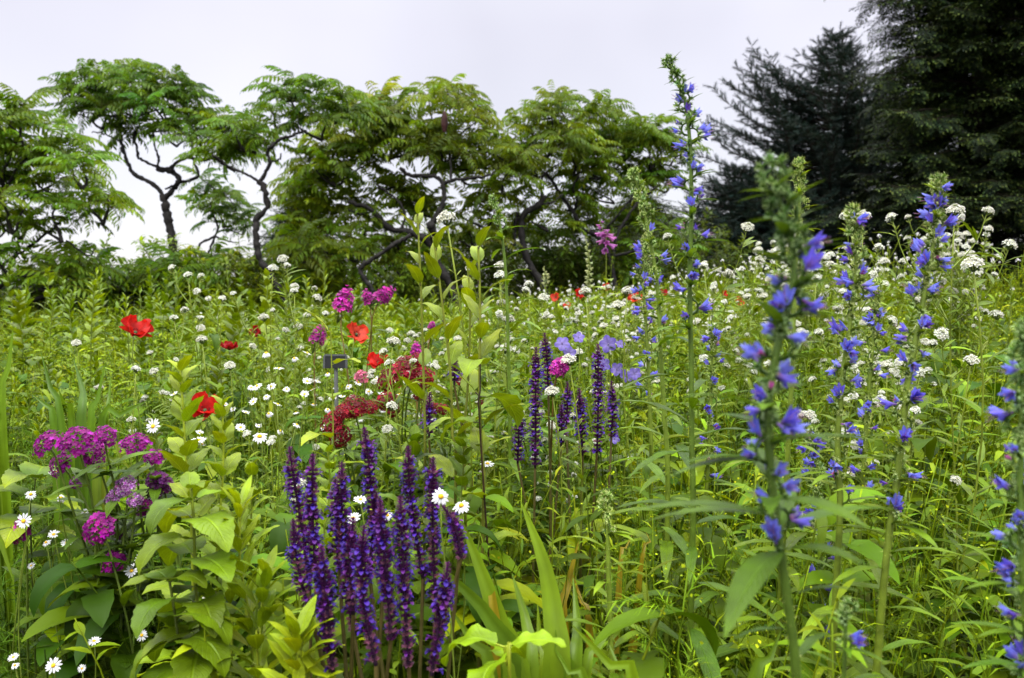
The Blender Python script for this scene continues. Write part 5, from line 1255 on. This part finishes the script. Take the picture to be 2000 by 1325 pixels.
# ------------------------------------------------------------------ the green of the meadow
mr_ = np.random.default_rng(42)
def stalk(r, h, n, L, ratio, col, tip, kind='lance', nseg=3, side=1, el=(.2, .9), R=.0016, top=True, opp=False, seedheads=0, serr=0., branches=0, taper=.5, start=.08, seedcol=(.26, .34, .08), stemcol=(.085, .135, .03), droop=.6):
    g = G()
    P = bow(A(0, 0, 0), A(r.normal(0, .05) * h, r.normal(0, .05) * h, h), .05, 8, r)
    stems = [P]
    g.add(tube(P, np.linspace(R, R * .45, 8), 4, stemcol, np.array(stemcol) * 1.3))
    for b in range(branches):
        Q, D = along(P, [length(P) * r.uniform(.3, .8)])
        a = r.uniform(0, 6.28); l = h * r.uniform(.18, .42)
        B = bow(Q[0], Q[0] + nz(A(math.cos(a) * .6, math.sin(a) * .6, 1)) * l, .06, 6, r)
        g.add(tube(B, np.linspace(R * .6, R * .35, 6), 3, np.array(stemcol) * 1.1))
        stems.append(B)
    lf = leaf(1, ratio, kind, nseg, droop=droop, fold=.2, col=col, tip=tip, side=side, serr=serr)
    lf2 = leaf(1, ratio * .9, kind, nseg, droop=droop * 1.8, fold=.3, col=col, tip=tip, side=side, twist=.5, serr=serr)
    for S in stems:
        m = max(3, int(n * length(S) / h / (1 + .4 * branches)))
        u = np.linspace(start, .98, m) + r.normal(0, .01, m)
        Q, D = along(S, u * length(S))
        a = np.arange(m) * (2.4 if not opp else 1.571) + r.normal(0, .3, m)
        e = r.uniform(el[0], el[1], m)
        o = np.stack([np.cos(a), np.sin(a), e], 1)
        sz = L * (1 - taper * u) * r.uniform(.7, 1.2, m)
        k = r.random(m) < .5
        g.inst(lf, frames(Q[k], o[k], A(0, 0, 1), sz[k]), jit(k.sum(), .045, .16, r))
        g.inst(lf2, frames(Q[~k], o[~k], A(0, 0, 1), sz[~k]), jit((~k).sum(), .045, .16, r))
        if opp:
            o2 = o * A(-1, -1, 1)
            g.inst(lf, frames(Q, o2, A(0, 0, 1), sz), jit(m, .045, .16, r))
        if seedheads:
            sd = T([[-1, 0, 0], [0, 1.3, .3], [1, 0, 0], [0, -1, .3]], [0, 1, 2, 3], [4], np.array(seedcol))
            q = seedheads
            Qs, Ds = along(S, length(S) * (1 - r.random(q) ** 1.5 * .45))
            g.inst(sd, frames(Qs + r.normal(0, .010, (q, 3)), r.normal(0, 1, (q, 3)), r.normal(0, 1, (q, 3)), r.uniform(.0011, .0022, q)), jit(q, .03, .15, r))
    return g.t()
def grass_tuft(r, h, n, col, tip, w=.006, nseg=5):
    g = G()
    for k in range(4):
        lf = leaf(1, w / h, 'spike', nseg, droop=r.uniform(.3, 1.6), fold=.3, col=col, tip=tip)
        m = n // 4
        a = r.uniform(0, 6.28, m)
        o = np.stack([np.cos(a) * .25, np.sin(a) * .25, 1 + 0 * a], 1)
        g.inst(lf, frames(np.stack([np.cos(a), np.sin(a), 0 * a], 1) * r.uniform(0, .03, (m, 1)), o, np.stack([np.cos(a), np.sin(a), .3 + 0 * a], 1), h * r.uniform(.6, 1.05, m)), jit(m, .04, .15, r))
    return g.t()
def feathery(r, h, n, col):
    """Mayweed: threads of finely cut leaf."""
    g = G()
    P = bow(A(0, 0, 0), A(r.normal(0, .05) * h, r.normal(0, .05) * h, h), .06, 8, r)
    g.add(tube(P, np.linspace(.0014, .0007, 8), 4, (.08, .13, .03)))
    th = leaf(1, .09, 'spike', 2, droop=.5, fold=.2, col=col, tip=np.array(col) * 1.3)
    for k in range(n):
        Q, D = along(P, [length(P) * r.uniform(.1, .97)]); a = r.uniform(0, 6.28)
        d = nz(A(math.cos(a), math.sin(a), r.uniform(.2, .8))); l = r.uniform(.03, .06)
        B = np.array([Q[0], Q[0] + d * l * .5, Q[0] + d * l - A(0, 0, l * .12)])
        g.add(tube(B, [.0004, .0004, .0002], 3, np.array(col), cap=False))
        m = 14
        Qs, Ds = along(B, np.linspace(.2, 1, m) * length(B))
        o = Ds + nz(np.cross(Ds, r.normal(0, 1, (m, 3)))) * .9
        g.inst(th, frames(Qs, o, A(0, 0, 1), l * .32 * r.uniform(.7, 1.2, m)), jit(m, .03, .12, r))
    return g.t()
YG, MG, DG, BG = (.135, .205, .022), (.085, .15, .022), (.05, .10, .02), (.085, .145, .05)
mk = lambda c, f=1.2: np.array(c) * f
KINDS = {
 'willow': [stalk(mr_, h, 46, .062, .16, c, mk(c), nseg=4, el=(.3, 1.1)) for h, c in ((.34, BG), (.42, MG), (.5, BG), (.30, YG), (.55, MG))],
 'mid': [stalk(mr_, h, 34, .055, .30, c, mk(c), nseg=4, el=(.1, .8)) for h, c in ((.40, MG), (.5, YG), (.6, MG), (.52, DG))],
 'herb': [stalk(mr_, h, 34, .062, .20, c, mk(c), nseg=3, branches=4, seedheads=sh, el=(.4, 1.3)) for h, c, sh in ((.5, YG, 8), (.6, MG, 0), (.66, YG, 10), (.58, DG, 0))],
 'fine': [stalk(mr_, h, 44, .05, .13, c, mk(c), nseg=2, branches=7, seedheads=sh, R=.0013, el=(.5, 1.5)) for h, c, sh in ((.55, YG, 8), (.62, YG, 12), (.7, MG, 8), (.5, DG, 0))],
 'broad': [stalk(mr_, h, 12, .075, .55, c, mk(c), kind='heart', nseg=6, side=2, el=(-.1, .5), serr=.1, opp=True, droop=.9, taper=.35) for h, c in ((.26, MG), (.34, DG), (.40, MG), (.30, YG), (.45, DG))],
 'grass': [grass_tuft(mr_, h, 28, c, mk(c, 1.35)) for h, c in ((.35, MG), (.45, YG), (.3, DG))],
 'feather': [feathery(mr_, h, 42, c) for h, c in ((.32, DG), (.42, MG), (.25, DG))],
 'wild': [stalk(mr_, h, 26, .085, .17, c, mk(c), nseg=5, el=(-.1, .7), taper=.3, droop=.8) for h, c in ((.45, BG), (.55, MG), (.38, BG))],
 'spire': [stalk(mr_, h, 34, .045, .28, c, mk(c), nseg=3, branches=3, seedheads=40, seedcol=(.20, .28, .05), el=(.4, 1.3), taper=.7) for h, c in ((.7, YG), (.62, MG))],
 'cut': [stalk(mr_, h, 14, .06, .75, c, mk(c), kind='fan', nseg=6, side=3, serr=.5, el=(.0, .4), taper=.1) for h, c in ((.16, MG), (.22, MG), (.28, YG))],
}
ENV_D = np.log([.5, .75, 1.0, 1.35, 1.8, 2.6, 4.0, 7.0, 12.])
ENV = {0: [1330, 1330, 1120, 945, 790, 680, 615, 600, 600], 130: [1330, 1330, 1100, 930, 790, 690, 625, 600, 598], 300: [1330, 1200, 1040, 890, 760, 670, 620, 595, 590], 520: [1330, 1130, 980, 830, 730, 655, 612, 595, 590],
       700: [1330, 1180, 960, 850, 720, 650, 612, 592, 588], 900: [1330, 1130, 960, 850, 720, 650, 600, 585, 585], 1100: [1330, 1080, 940, 820, 720, 635, 580, 565, 570], 1300: [1330, 1040, 900, 800, 700, 610, 560, 550, 560], 1500: [1300, 1040, 880, 760, 650, 550, 515, 522, 548],
       1750: [1300, 1040, 880, 740, 610, 520, 500, 515, 545], 2000: [1300, 1060, 890, 740, 600, 520, 500, 515, 545]}
EX = np.array(sorted(ENV)); EY = np.array([ENV[k] for k in EX], float)
def env(px, d):
    ld = np.log(d)
    rows = np.array([np.interp(ld, ENV_D, e) for e in EY])
    return np.interp(px, EX, rows)
def scatter(name, label, kinds, dmin, dmax, per_m2, weight=None, tint=(1, 1, 1), seed=0, hmul=1.0, low=.3, hmax=.95):
    r = np.random.default_rng(4000 + seed)
    half = math.atan(1060 / FPX)
    area = half * (dmax ** 2 - dmin ** 2)
    n = int(area * per_m2)
    y = np.sqrt(r.uniform(dmin ** 2, dmax ** 2, n)); a = r.uniform(-half, half, n)
    x = y * np.tan(a) ; 
    g = G(); groups = {}
    for i in range(n):
        d = y[i]; px = 1000 + FPX * x[i] / d
        if weight is not None and r.random() > weight(px, d): continue
        row = env(px, d) + abs(r.normal(0, 30)) / max(d, .6) - (r.exponential(16) if r.random() < .3 else 0)
        zmax = at(px, row, d)[2]
        k = kinds[int(r.integers(0, len(kinds)))]
        ts = KINDS[k]; q = int(r.integers(0, len(ts)))
        hh = ts[q].V[:, 2].max()
        z = min(zmax, hh * r.uniform(.8, 1.25) * hmul, hmax)
        if zmax > hh * .9 and r.random() < .55: z = min(zmax, hh * 1.5)
        if z < low * hh or z < .05:
            continue
        groups.setdefault((k, q), []).append((x[i], d, z / hh))
    for (k, q), L in groups.items():
        L = np.array(L); m = len(L)
        az = r.uniform(0, 6.28, m)
        lean = np.stack([r.normal(0, .09, m), r.normal(0, .09, m), np.ones(m)], 1)
        P = np.stack([L[:, 0], L[:, 1], np.zeros(m)], 1)
        yv = np.stack([np.cos(az), np.sin(az), 0 * az], 1); yv = nz(yv - lean * ((yv * lean).sum(1, keepdims=True) / (lean ** 2).sum(1, keepdims=True)))
        s = L[:, 2]
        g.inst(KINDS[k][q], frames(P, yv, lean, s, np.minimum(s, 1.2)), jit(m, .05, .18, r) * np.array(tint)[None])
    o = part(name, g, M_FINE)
    return tag(o, label, 'undergrowth', None, 'stuff')
bell = lambda px, a, b: np.exp(-((px - a) / b) ** 2)
scatter('near_undergrowth', 'mixed green undergrowth of narrow and broad leaves in the near part of the bed', ['mid', 'herb', 'fine', 'feather', 'wild', 'broad', 'grass', 'feather'], .95, 2.4, 160, seed=1, tint=(1, 1, 1), weight=lambda px, d: 1.0 if px > 260 or d > 1.5 else .45)
scatter('willow_undergrowth', 'glaucous narrow-leaved shoots crowding the foot of the photo between the blue spikes', ['willow', 'wild', 'feather', 'willow', 'grass', 'broad', 'fine'], .62, 1.15, 340, seed=2, weight=lambda px, d: (1.0 if px > 1220 or d > 1.0 else .12) if px > 900 else .05, tint=(1.15, 1.12, 1.1))
scatter('broad_undergrowth', 'broad heart-shaped leaves low under the sage and magenta flowers', ['broad', 'broad', 'mid'], .68, 1.6, 120, seed=3, weight=lambda px, d: (1.0 if 250 < px < 1000 else .12) * (1 if px > 250 or d > 1 else .3))
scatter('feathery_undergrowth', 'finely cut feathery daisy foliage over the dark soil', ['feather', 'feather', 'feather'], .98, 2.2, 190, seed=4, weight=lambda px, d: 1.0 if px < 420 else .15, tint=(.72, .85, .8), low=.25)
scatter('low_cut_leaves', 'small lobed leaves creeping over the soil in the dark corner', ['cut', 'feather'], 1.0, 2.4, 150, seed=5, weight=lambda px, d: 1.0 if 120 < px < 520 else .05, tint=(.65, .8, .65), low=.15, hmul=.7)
scatter('shade_tinted_corner_foliage', 'green feathery and heart-shaped leaves, shade painted into their tint, crowding the dark corner under the magenta flowers', ['feather', 'broad', 'feather', 'mid'], .86, 1.25, 300, seed=11, tint=(.36, .48, .46), weight=lambda px, d: 1.0 if px < 330 else .04, low=.2)  # the dark tint paints the corner's shade into the leaf colour
scatter('middle_meadow', 'bright green meadow herbs in the middle of the bed', ['herb', 'mid', 'fine', 'mid', 'broad', 'wild', 'grass'], 2.2, 5.2, 95, seed=6, tint=(1.2, 1.15, 1.0))
scatter('far_meadow', 'far bright green meadow herbs reaching to the sumac trunks', ['herb', 'mid', 'mid', 'spire'], 5.0, 11.5, 26, seed=7, tint=(1.1, 1.08, 1.0))
scatter('shade_tinted_low_leaves', 'low leaves tinted darker as painted shade under the taller herbs', ['broad', 'mid', 'broad'], 1.0, 4.2, 95, seed=9, hmul=.85, tint=(.62, .7, .66), weight=lambda px, d: 1.0 if px > 250 or d > 2 else .2, low=.2)  # filler leaves, darkened by tint to paint shade between the herbs
scatter('weedy_herbs', 'larger-leaved bright weeds standing through the left half of the bed', ['mid', 'spire', 'willow', 'mid'], 1.9, 5.0, 34, seed=10, hmul=1.5, hmax=.9, tint=(1.15, 1.12, .9), weight=lambda px, d: 1.0 if px < 960 else .25)
scatter('shrubby_edge', 'leafy weeds and spires along the edge of the bed under the sumacs', ['mid', 'spire', 'mid', 'herb'], 5.0, 8.5, 14, seed=8, weight=lambda px, d: 1.0 if px < 760 else .1, tint=(1.15, 1.12, 1.0), hmul=1.6, hmax=1.05)

# ------------------------------------------------------------------ white flower plants
WG = 'white-flowered stems of the meadow'
def white_proto(seed, h, nb, kind):
    r = np.random.default_rng(seed)
    root = thing('white_flower_plant', 'white-flowered stem', 'flower', (0, 0, 0), WG)
    g = G(); gl = G()
    P = bow(A(0, 0, 0), A(r.normal(0, .02), r.normal(0, .02), h), .04, 12, r)
    g.add(tube(P, np.linspace(.0016, .0009, 12), 5, (.10, .15, .03), (.14, .20, .04)))
    lf = leaf(.04, .008, 'lance', 3, droop=.5, fold=.2, col=(.095, .16, .035))
    ends = [(P[-1], P[-1] - P[-2])]
    stems = [P]
    for k in range(nb):
        Q, D = along(P, [length(P) * r.uniform(.62, .93)])
        a = k * 2.4 + r.uniform(-.4, .4); l = h * r.uniform(.08, .22)
        e = Q[0] + nz(A(math.cos(a) * .62, math.sin(a) * .62, 1)) * l
        B = smooth_path(np.array([Q[0], (Q[0] + e) / 2 + A(math.cos(a), math.sin(a), -.3) * l * .10, e]), 8)
        g.add(tube(B, np.linspace(.0009, .0007, 8), 4, (.12, .18, .035)))
        ends.append((B[-1], B[-1] - B[-2])); stems.append(B)
    for S in stems:
        n = int(26 * length(S) / h) + 3
        Q, D = along(S, r.uniform(.1, .85, n) * length(S)); o = nz(np.cross(D, r.normal(0, 1, D.shape)))
        gl.inst(lf, frames(Q, o + D * r.uniform(.3, 1.0, (n, 1)), D, r.uniform(.5, 1.1, n)), jit(n, .04, .15, r))
        m = 9   # little pods below the head
        Q, D = along(S, r.uniform(.80, .97, m) * length(S)); o = nz(np.cross(D, r.normal(0, 1, D.shape)))
        for q, w in zip(Q, nz(o + D * .8)): g.add(tube(np.array([q, q + w * .006, q + w * .009]), [.0002, .0008, .0003], 4, (.16, .22, .06)))
    part('stem', g, M_STEM, root); part('foliage', gl, M_LEAF, root)
    for i, (e, d) in enumerate(ends):
        d = nz(d + r.normal(0, .003, 3)); X = nz(np.cross(d, r.normal(0, 1, 3))); Z = np.cross(X, d)
        s = (.68 if kind == 4 else r.uniform(.52, .8)) if i == 0 else r.uniform(.36, .7)
        put('flower_head', ME['wh%d' % r.integers(0, 4)], root, np.stack([X * s, d * s, Z * s, e], 1))
    root['h'] = float(max(q[0][2] for q in ends))
    return root
def white_far(seed, h, nb):
    r = np.random.default_rng(seed)
    g = G()
    P = bow(A(0, 0, 0), A(r.normal(0, .02), r.normal(0, .02), h), .05, 6, r)
    g.add(tube(P, np.linspace(.0018, .0011, 6), 3, (.12, .18, .035)), 0)
    for k in range(nb + 1):
        if k: 
            Q, D = along(P, [length(P) * r.uniform(.60, .95)]); a = k * 2.4 + r.uniform(-.4, .4); l = h * r.uniform(.08, .22)
            e = Q[0] + nz(A(math.cos(a) * .6, math.sin(a) * .6, 1)) * l
            g.add(tube(np.array([Q[0], (Q[0] + e) / 2 - A(0, 0, .006), e]), .0010, 3, (.13, .19, .04)), 0)
        else: e = P[-1]
        g.inst(FARW[int(r.integers(0, 3))], frames(e, r.normal(0, .35, 3) + A(0, 0, 1), A(0, 1, 0), r.uniform(.6, 1.1) * .72), None, 1)
    lf = leaf(.04, .009, 'lance', 2, droop=.5, fold=.2, col=(.10, .17, .035)); n = 16
    Q, D = along(P, r.uniform(.1, .9, n) * length(P)); o = nz(np.cross(D, r.normal(0, 1, D.shape)))
    g.inst(lf, frames(Q, o + D * .7, D, r.uniform(.6, 1.2, n)), jit(n), 0)
    return g
WP = [white_proto(6100 + k, h, nb, k) for k, (h, nb) in enumerate(((.62, 5), (.70, 8), (.58, 3), (.75, 9), (.66, 0), (.68, 4)))]
WPH = [w['h'] for w in WP]
for w in WP: del w['h']
used = [False] * len(WP)
def white(px, py, d, k, rot, label=None, wide=1.0):
    """A white-flowered plant whose top head sits at photo pixel (px, py)."""
    p = at(px, py, d)
    s = p[2] / WPH[k]
    if not used[k]:
        used[k] = True; o = WP[k]
        o.location = (p[0], p[1], 0); o.rotation_euler = (0, 0, rot); o.scale = (s, s, s)
    else:
        o = dup(WP[k], (p[0], p[1], 0), rot, s)
    o['label'] = label or 'white-flowered stem with small rounded clusters in the dense drift of the meadow'
    o['group'] = WG
    return o
wr = np.random.default_rng(8)
NAMED = [(883, 432, 1.15, 4, 'tall lone white head rising between the tall dark-stemmed leafy plants'), (775, 671, 1.3, 4, 'round white cluster beside the leftmost dark stem'), (793, 692, 1.32, 2, 'white cluster just right of the round one by the dark stem'), (754, 797, 1.25, 4, 'white cluster over the crimson sweet william bits'), (991, 628, 1.35, 4, 'white head among narrow leaves right of the dark stems'),
         (1110, 704, 1.15, 4, 'large white cluster directly above the small magenta one'), (1073, 765, 1.15, 4, 'white cluster between the two tallest sage spikes'), (430, 1000, .95, 2, 'white flower low left of the lime shoot'), (600, 950, .9, 4, 'white flower peeping between the first two front sage spikes'), (545, 845, 1.25, 2, 'white head right of the big orange-centred daisy'),
         (408, 665, 1.6, 4, 'white head left of the small crimson poppy'), (365, 608, 1.7, 2, 'white head up right of the big scarlet poppy'), (286, 724, 1.5, 5, 'white-flowered stem under the big scarlet poppy'), (560, 510, 1.75, 1, 'tall white-flowered stem against the snaking sumac trunk'), (497, 525, 1.8, 5, 'white-flowered stem left of the snaking sumac trunk'),
         (392, 524, 1.9, 2, 'faint white-flowered stem in front of the low sumac thicket'), (528, 622, 1.7, 4, 'single white head over the far dark red poppy'), (432, 570, 1.9, 2, 'small white head high over the crimson poppy'), (438, 716, 1.5, 4, 'white bud-like head straight below the small crimson poppy'), (138, 672, 1.8, 4, 'white head at the left under the sumac limb'),
         (1876, 410, 1.25, 3, 'tall white-flowered stem right of the leaning bugloss against the dark conifer'), (1720, 422, 1.5, 3, 'white-flowered stem with several heads between the two right bugloss spikes'), (1890, 520, 1.05, 4, 'big flat white head right of the leaning bugloss spike'), (1395, 450, 1.6, 1, 'white-flowered stem right beside the tallest bugloss spike'), (1238, 572, 1.5, 4, 'round white head in front of the far orange-red poppy'),
         (1158, 572, 1.55, 4, 'round white head under the foxglove'), (1205, 598, 1.5, 4, 'white head right of the one under the foxglove'), (1755, 708, 1.2, 4, 'white head low left of the leaning bugloss stem'), (1878, 706, 1.2, 4, 'flat white head low right of the leaning bugloss stem'), (1788, 780, 1.15, 2, 'small white head lower on the right of the leaning bugloss stem'),
         (955, 540, 1.5, 5, 'white-flowered stem right of the tallest leafy stem'), (1065, 557, 1.8, 5, 'white-flowered stem under the pale bell-flower spike'), (1000, 520, 1.7, 3, 'many-headed white stem before the leaning sumac trunk')]
for x, y, d, k, lab in NAMED: white(x, y, d, k, wr.uniform(0, 6.28), lab)
# the drift: thick to the right and in the middle, thin on the left
def drift(n, band, lab):
    x0, x1, d0, d1, ya, yb = band
    cs = [(wr.uniform(x0, x1), wr.uniform(d0, d1)) for _ in range(max(3, n // 4))]
    for _ in range(n):
        cx, cd = cs[int(wr.integers(0, len(cs)))]
        px = float(np.clip(cx + wr.normal(0, 34), x0, x1)); d = float(np.clip(cd + wr.normal(0, .16), d0, d1))
        top = env(px, d) - wr.uniform(ya, yb)
        white(px, max(top, 425), d, int(wr.integers(0, 6)), wr.uniform(0, 6.28), lab)
drift(26, (1560, 1990, 1.7, 2.6, 20, 110), 'white-flowered stem in the thick drift before the dark conifers')
drift(26, (1360, 1600, 1.7, 2.8, 10, 90), 'white-flowered stem in the drift behind the nearest bugloss spike')
drift(12, (1560, 1990, 1.2, 1.7, -40, 30), 'white-flowered stem low in the green between the right bugloss spikes')
drift(28, (940, 1340, 1.8, 3.0, 0, 55), 'white-flowered stem in the drift behind the sage group')
drift(8, (960, 1340, 1.35, 1.8, -50, 10), 'white-flowered stem low behind the sage group')
drift(14, (700, 960, 1.6, 2.8, -10, 40), 'white-flowered stem around the tall dark-stemmed plants')
drift(9, (260, 700, 1.6, 2.8, -25, 25), 'white-flowered stem thinly scattered among poppies and daisies')
FW = [white_far(6200 + k, .7, nb).mesh('far_white_flower', [M_FINE, M_PETAL]) for k, nb in enumerate((5, 7, 3, 8, 6, 2))]
def far_white(n, band, lab):
    for _ in range(n):
        x0, x1, d0, d1, ya, yb = band
        px = wr.uniform(x0, x1); d = wr.uniform(d0, d1)
        p = at(px, env(px, d) - wr.uniform(ya, yb), d); s = p[2] / .72
        if s < .3: continue
        o = part('white_flower_plant', FW[int(wr.integers(0, 6))], None)
        o.location = (p[0], p[1], 0); o.rotation_euler = (0, 0, wr.uniform(0, 6.28)); o.scale = (s, s, s)
        tag(o, lab, 'flower', WG)
far_white(48, (1380, 2010, 2.7, 5.5, 0, 45), 'small distant white-flowered stem at the back of the drift before the conifers')
far_white(44, (930, 1400, 3.0, 6.0, -5, 28), 'small distant white-flowered stem at the back of the drift before the sumacs')
far_white(10, (380, 930, 3.0, 5.0, -15, 20), 'small distant white-flowered stem at the edge of the sumac thicket')

# ------------------------------------------------------------------ tall weeds that break the line of the bed
wd = np.random.default_rng(31)
def weed(k, px, row, d, where, sizes, gap):
    lime = wd.random() < .5; broad = wd.random() < .4
    col = np.array((.13, .20, .022) if lime else (.085, .15, .022)) * wd.uniform(.8, 1.15)
    leafy_plant('%s %s weed %s' % ('broad-leaved' if broad else 'narrow-leaved', 'yellow-green' if lime else 'mid-green', where), [(px, row), (px + wd.uniform(-6, 6), row + 40), (px + wd.uniform(-8, 8), row + 110)], d, 'auto', 300 + k, .0035, (.09, .14, .03), name='leafy_weed', group='leafy weeds standing in the bed',
                kind='ovate' if broad else 'lance', ratio=wd.uniform(.42, .6) if broad else wd.uniform(.16, .3), col=col, tip=col * 1.2, droop=wd.uniform(.4, .9), serr=.0, gap=gap, sizes=sizes, upright=.6, opposite=bool(k % 2))
for k in range(52):
    px = 10 + k * 18 + wd.uniform(-12, 12)
    weed(k, px, wd.uniform(520, 600) if px < 640 else wd.uniform(560, 605), wd.uniform(2.6, 4.6), 'in the row along the back of the bed under the sumacs', (.03, wd.uniform(.08, .14)), .04)
for k in range(46):
    px = wd.uniform(-10, 930); d = wd.uniform(1.6, 2.7)
    weed(100 + k, px, env(px, d) - wd.uniform(-25, 35), d, 'among the poppies and daisies of the middle bed', (.022, wd.uniform(.05, .085)), .03)
for k in range(16):
    px = wd.uniform(1250, 2000); d = wd.uniform(1.5, 2.6)
    weed(150 + k, px, env(px, d) - wd.uniform(-40, 10), d, 'among the white flowers behind the blue spikes', (.022, wd.uniform(.05, .08)), .03)
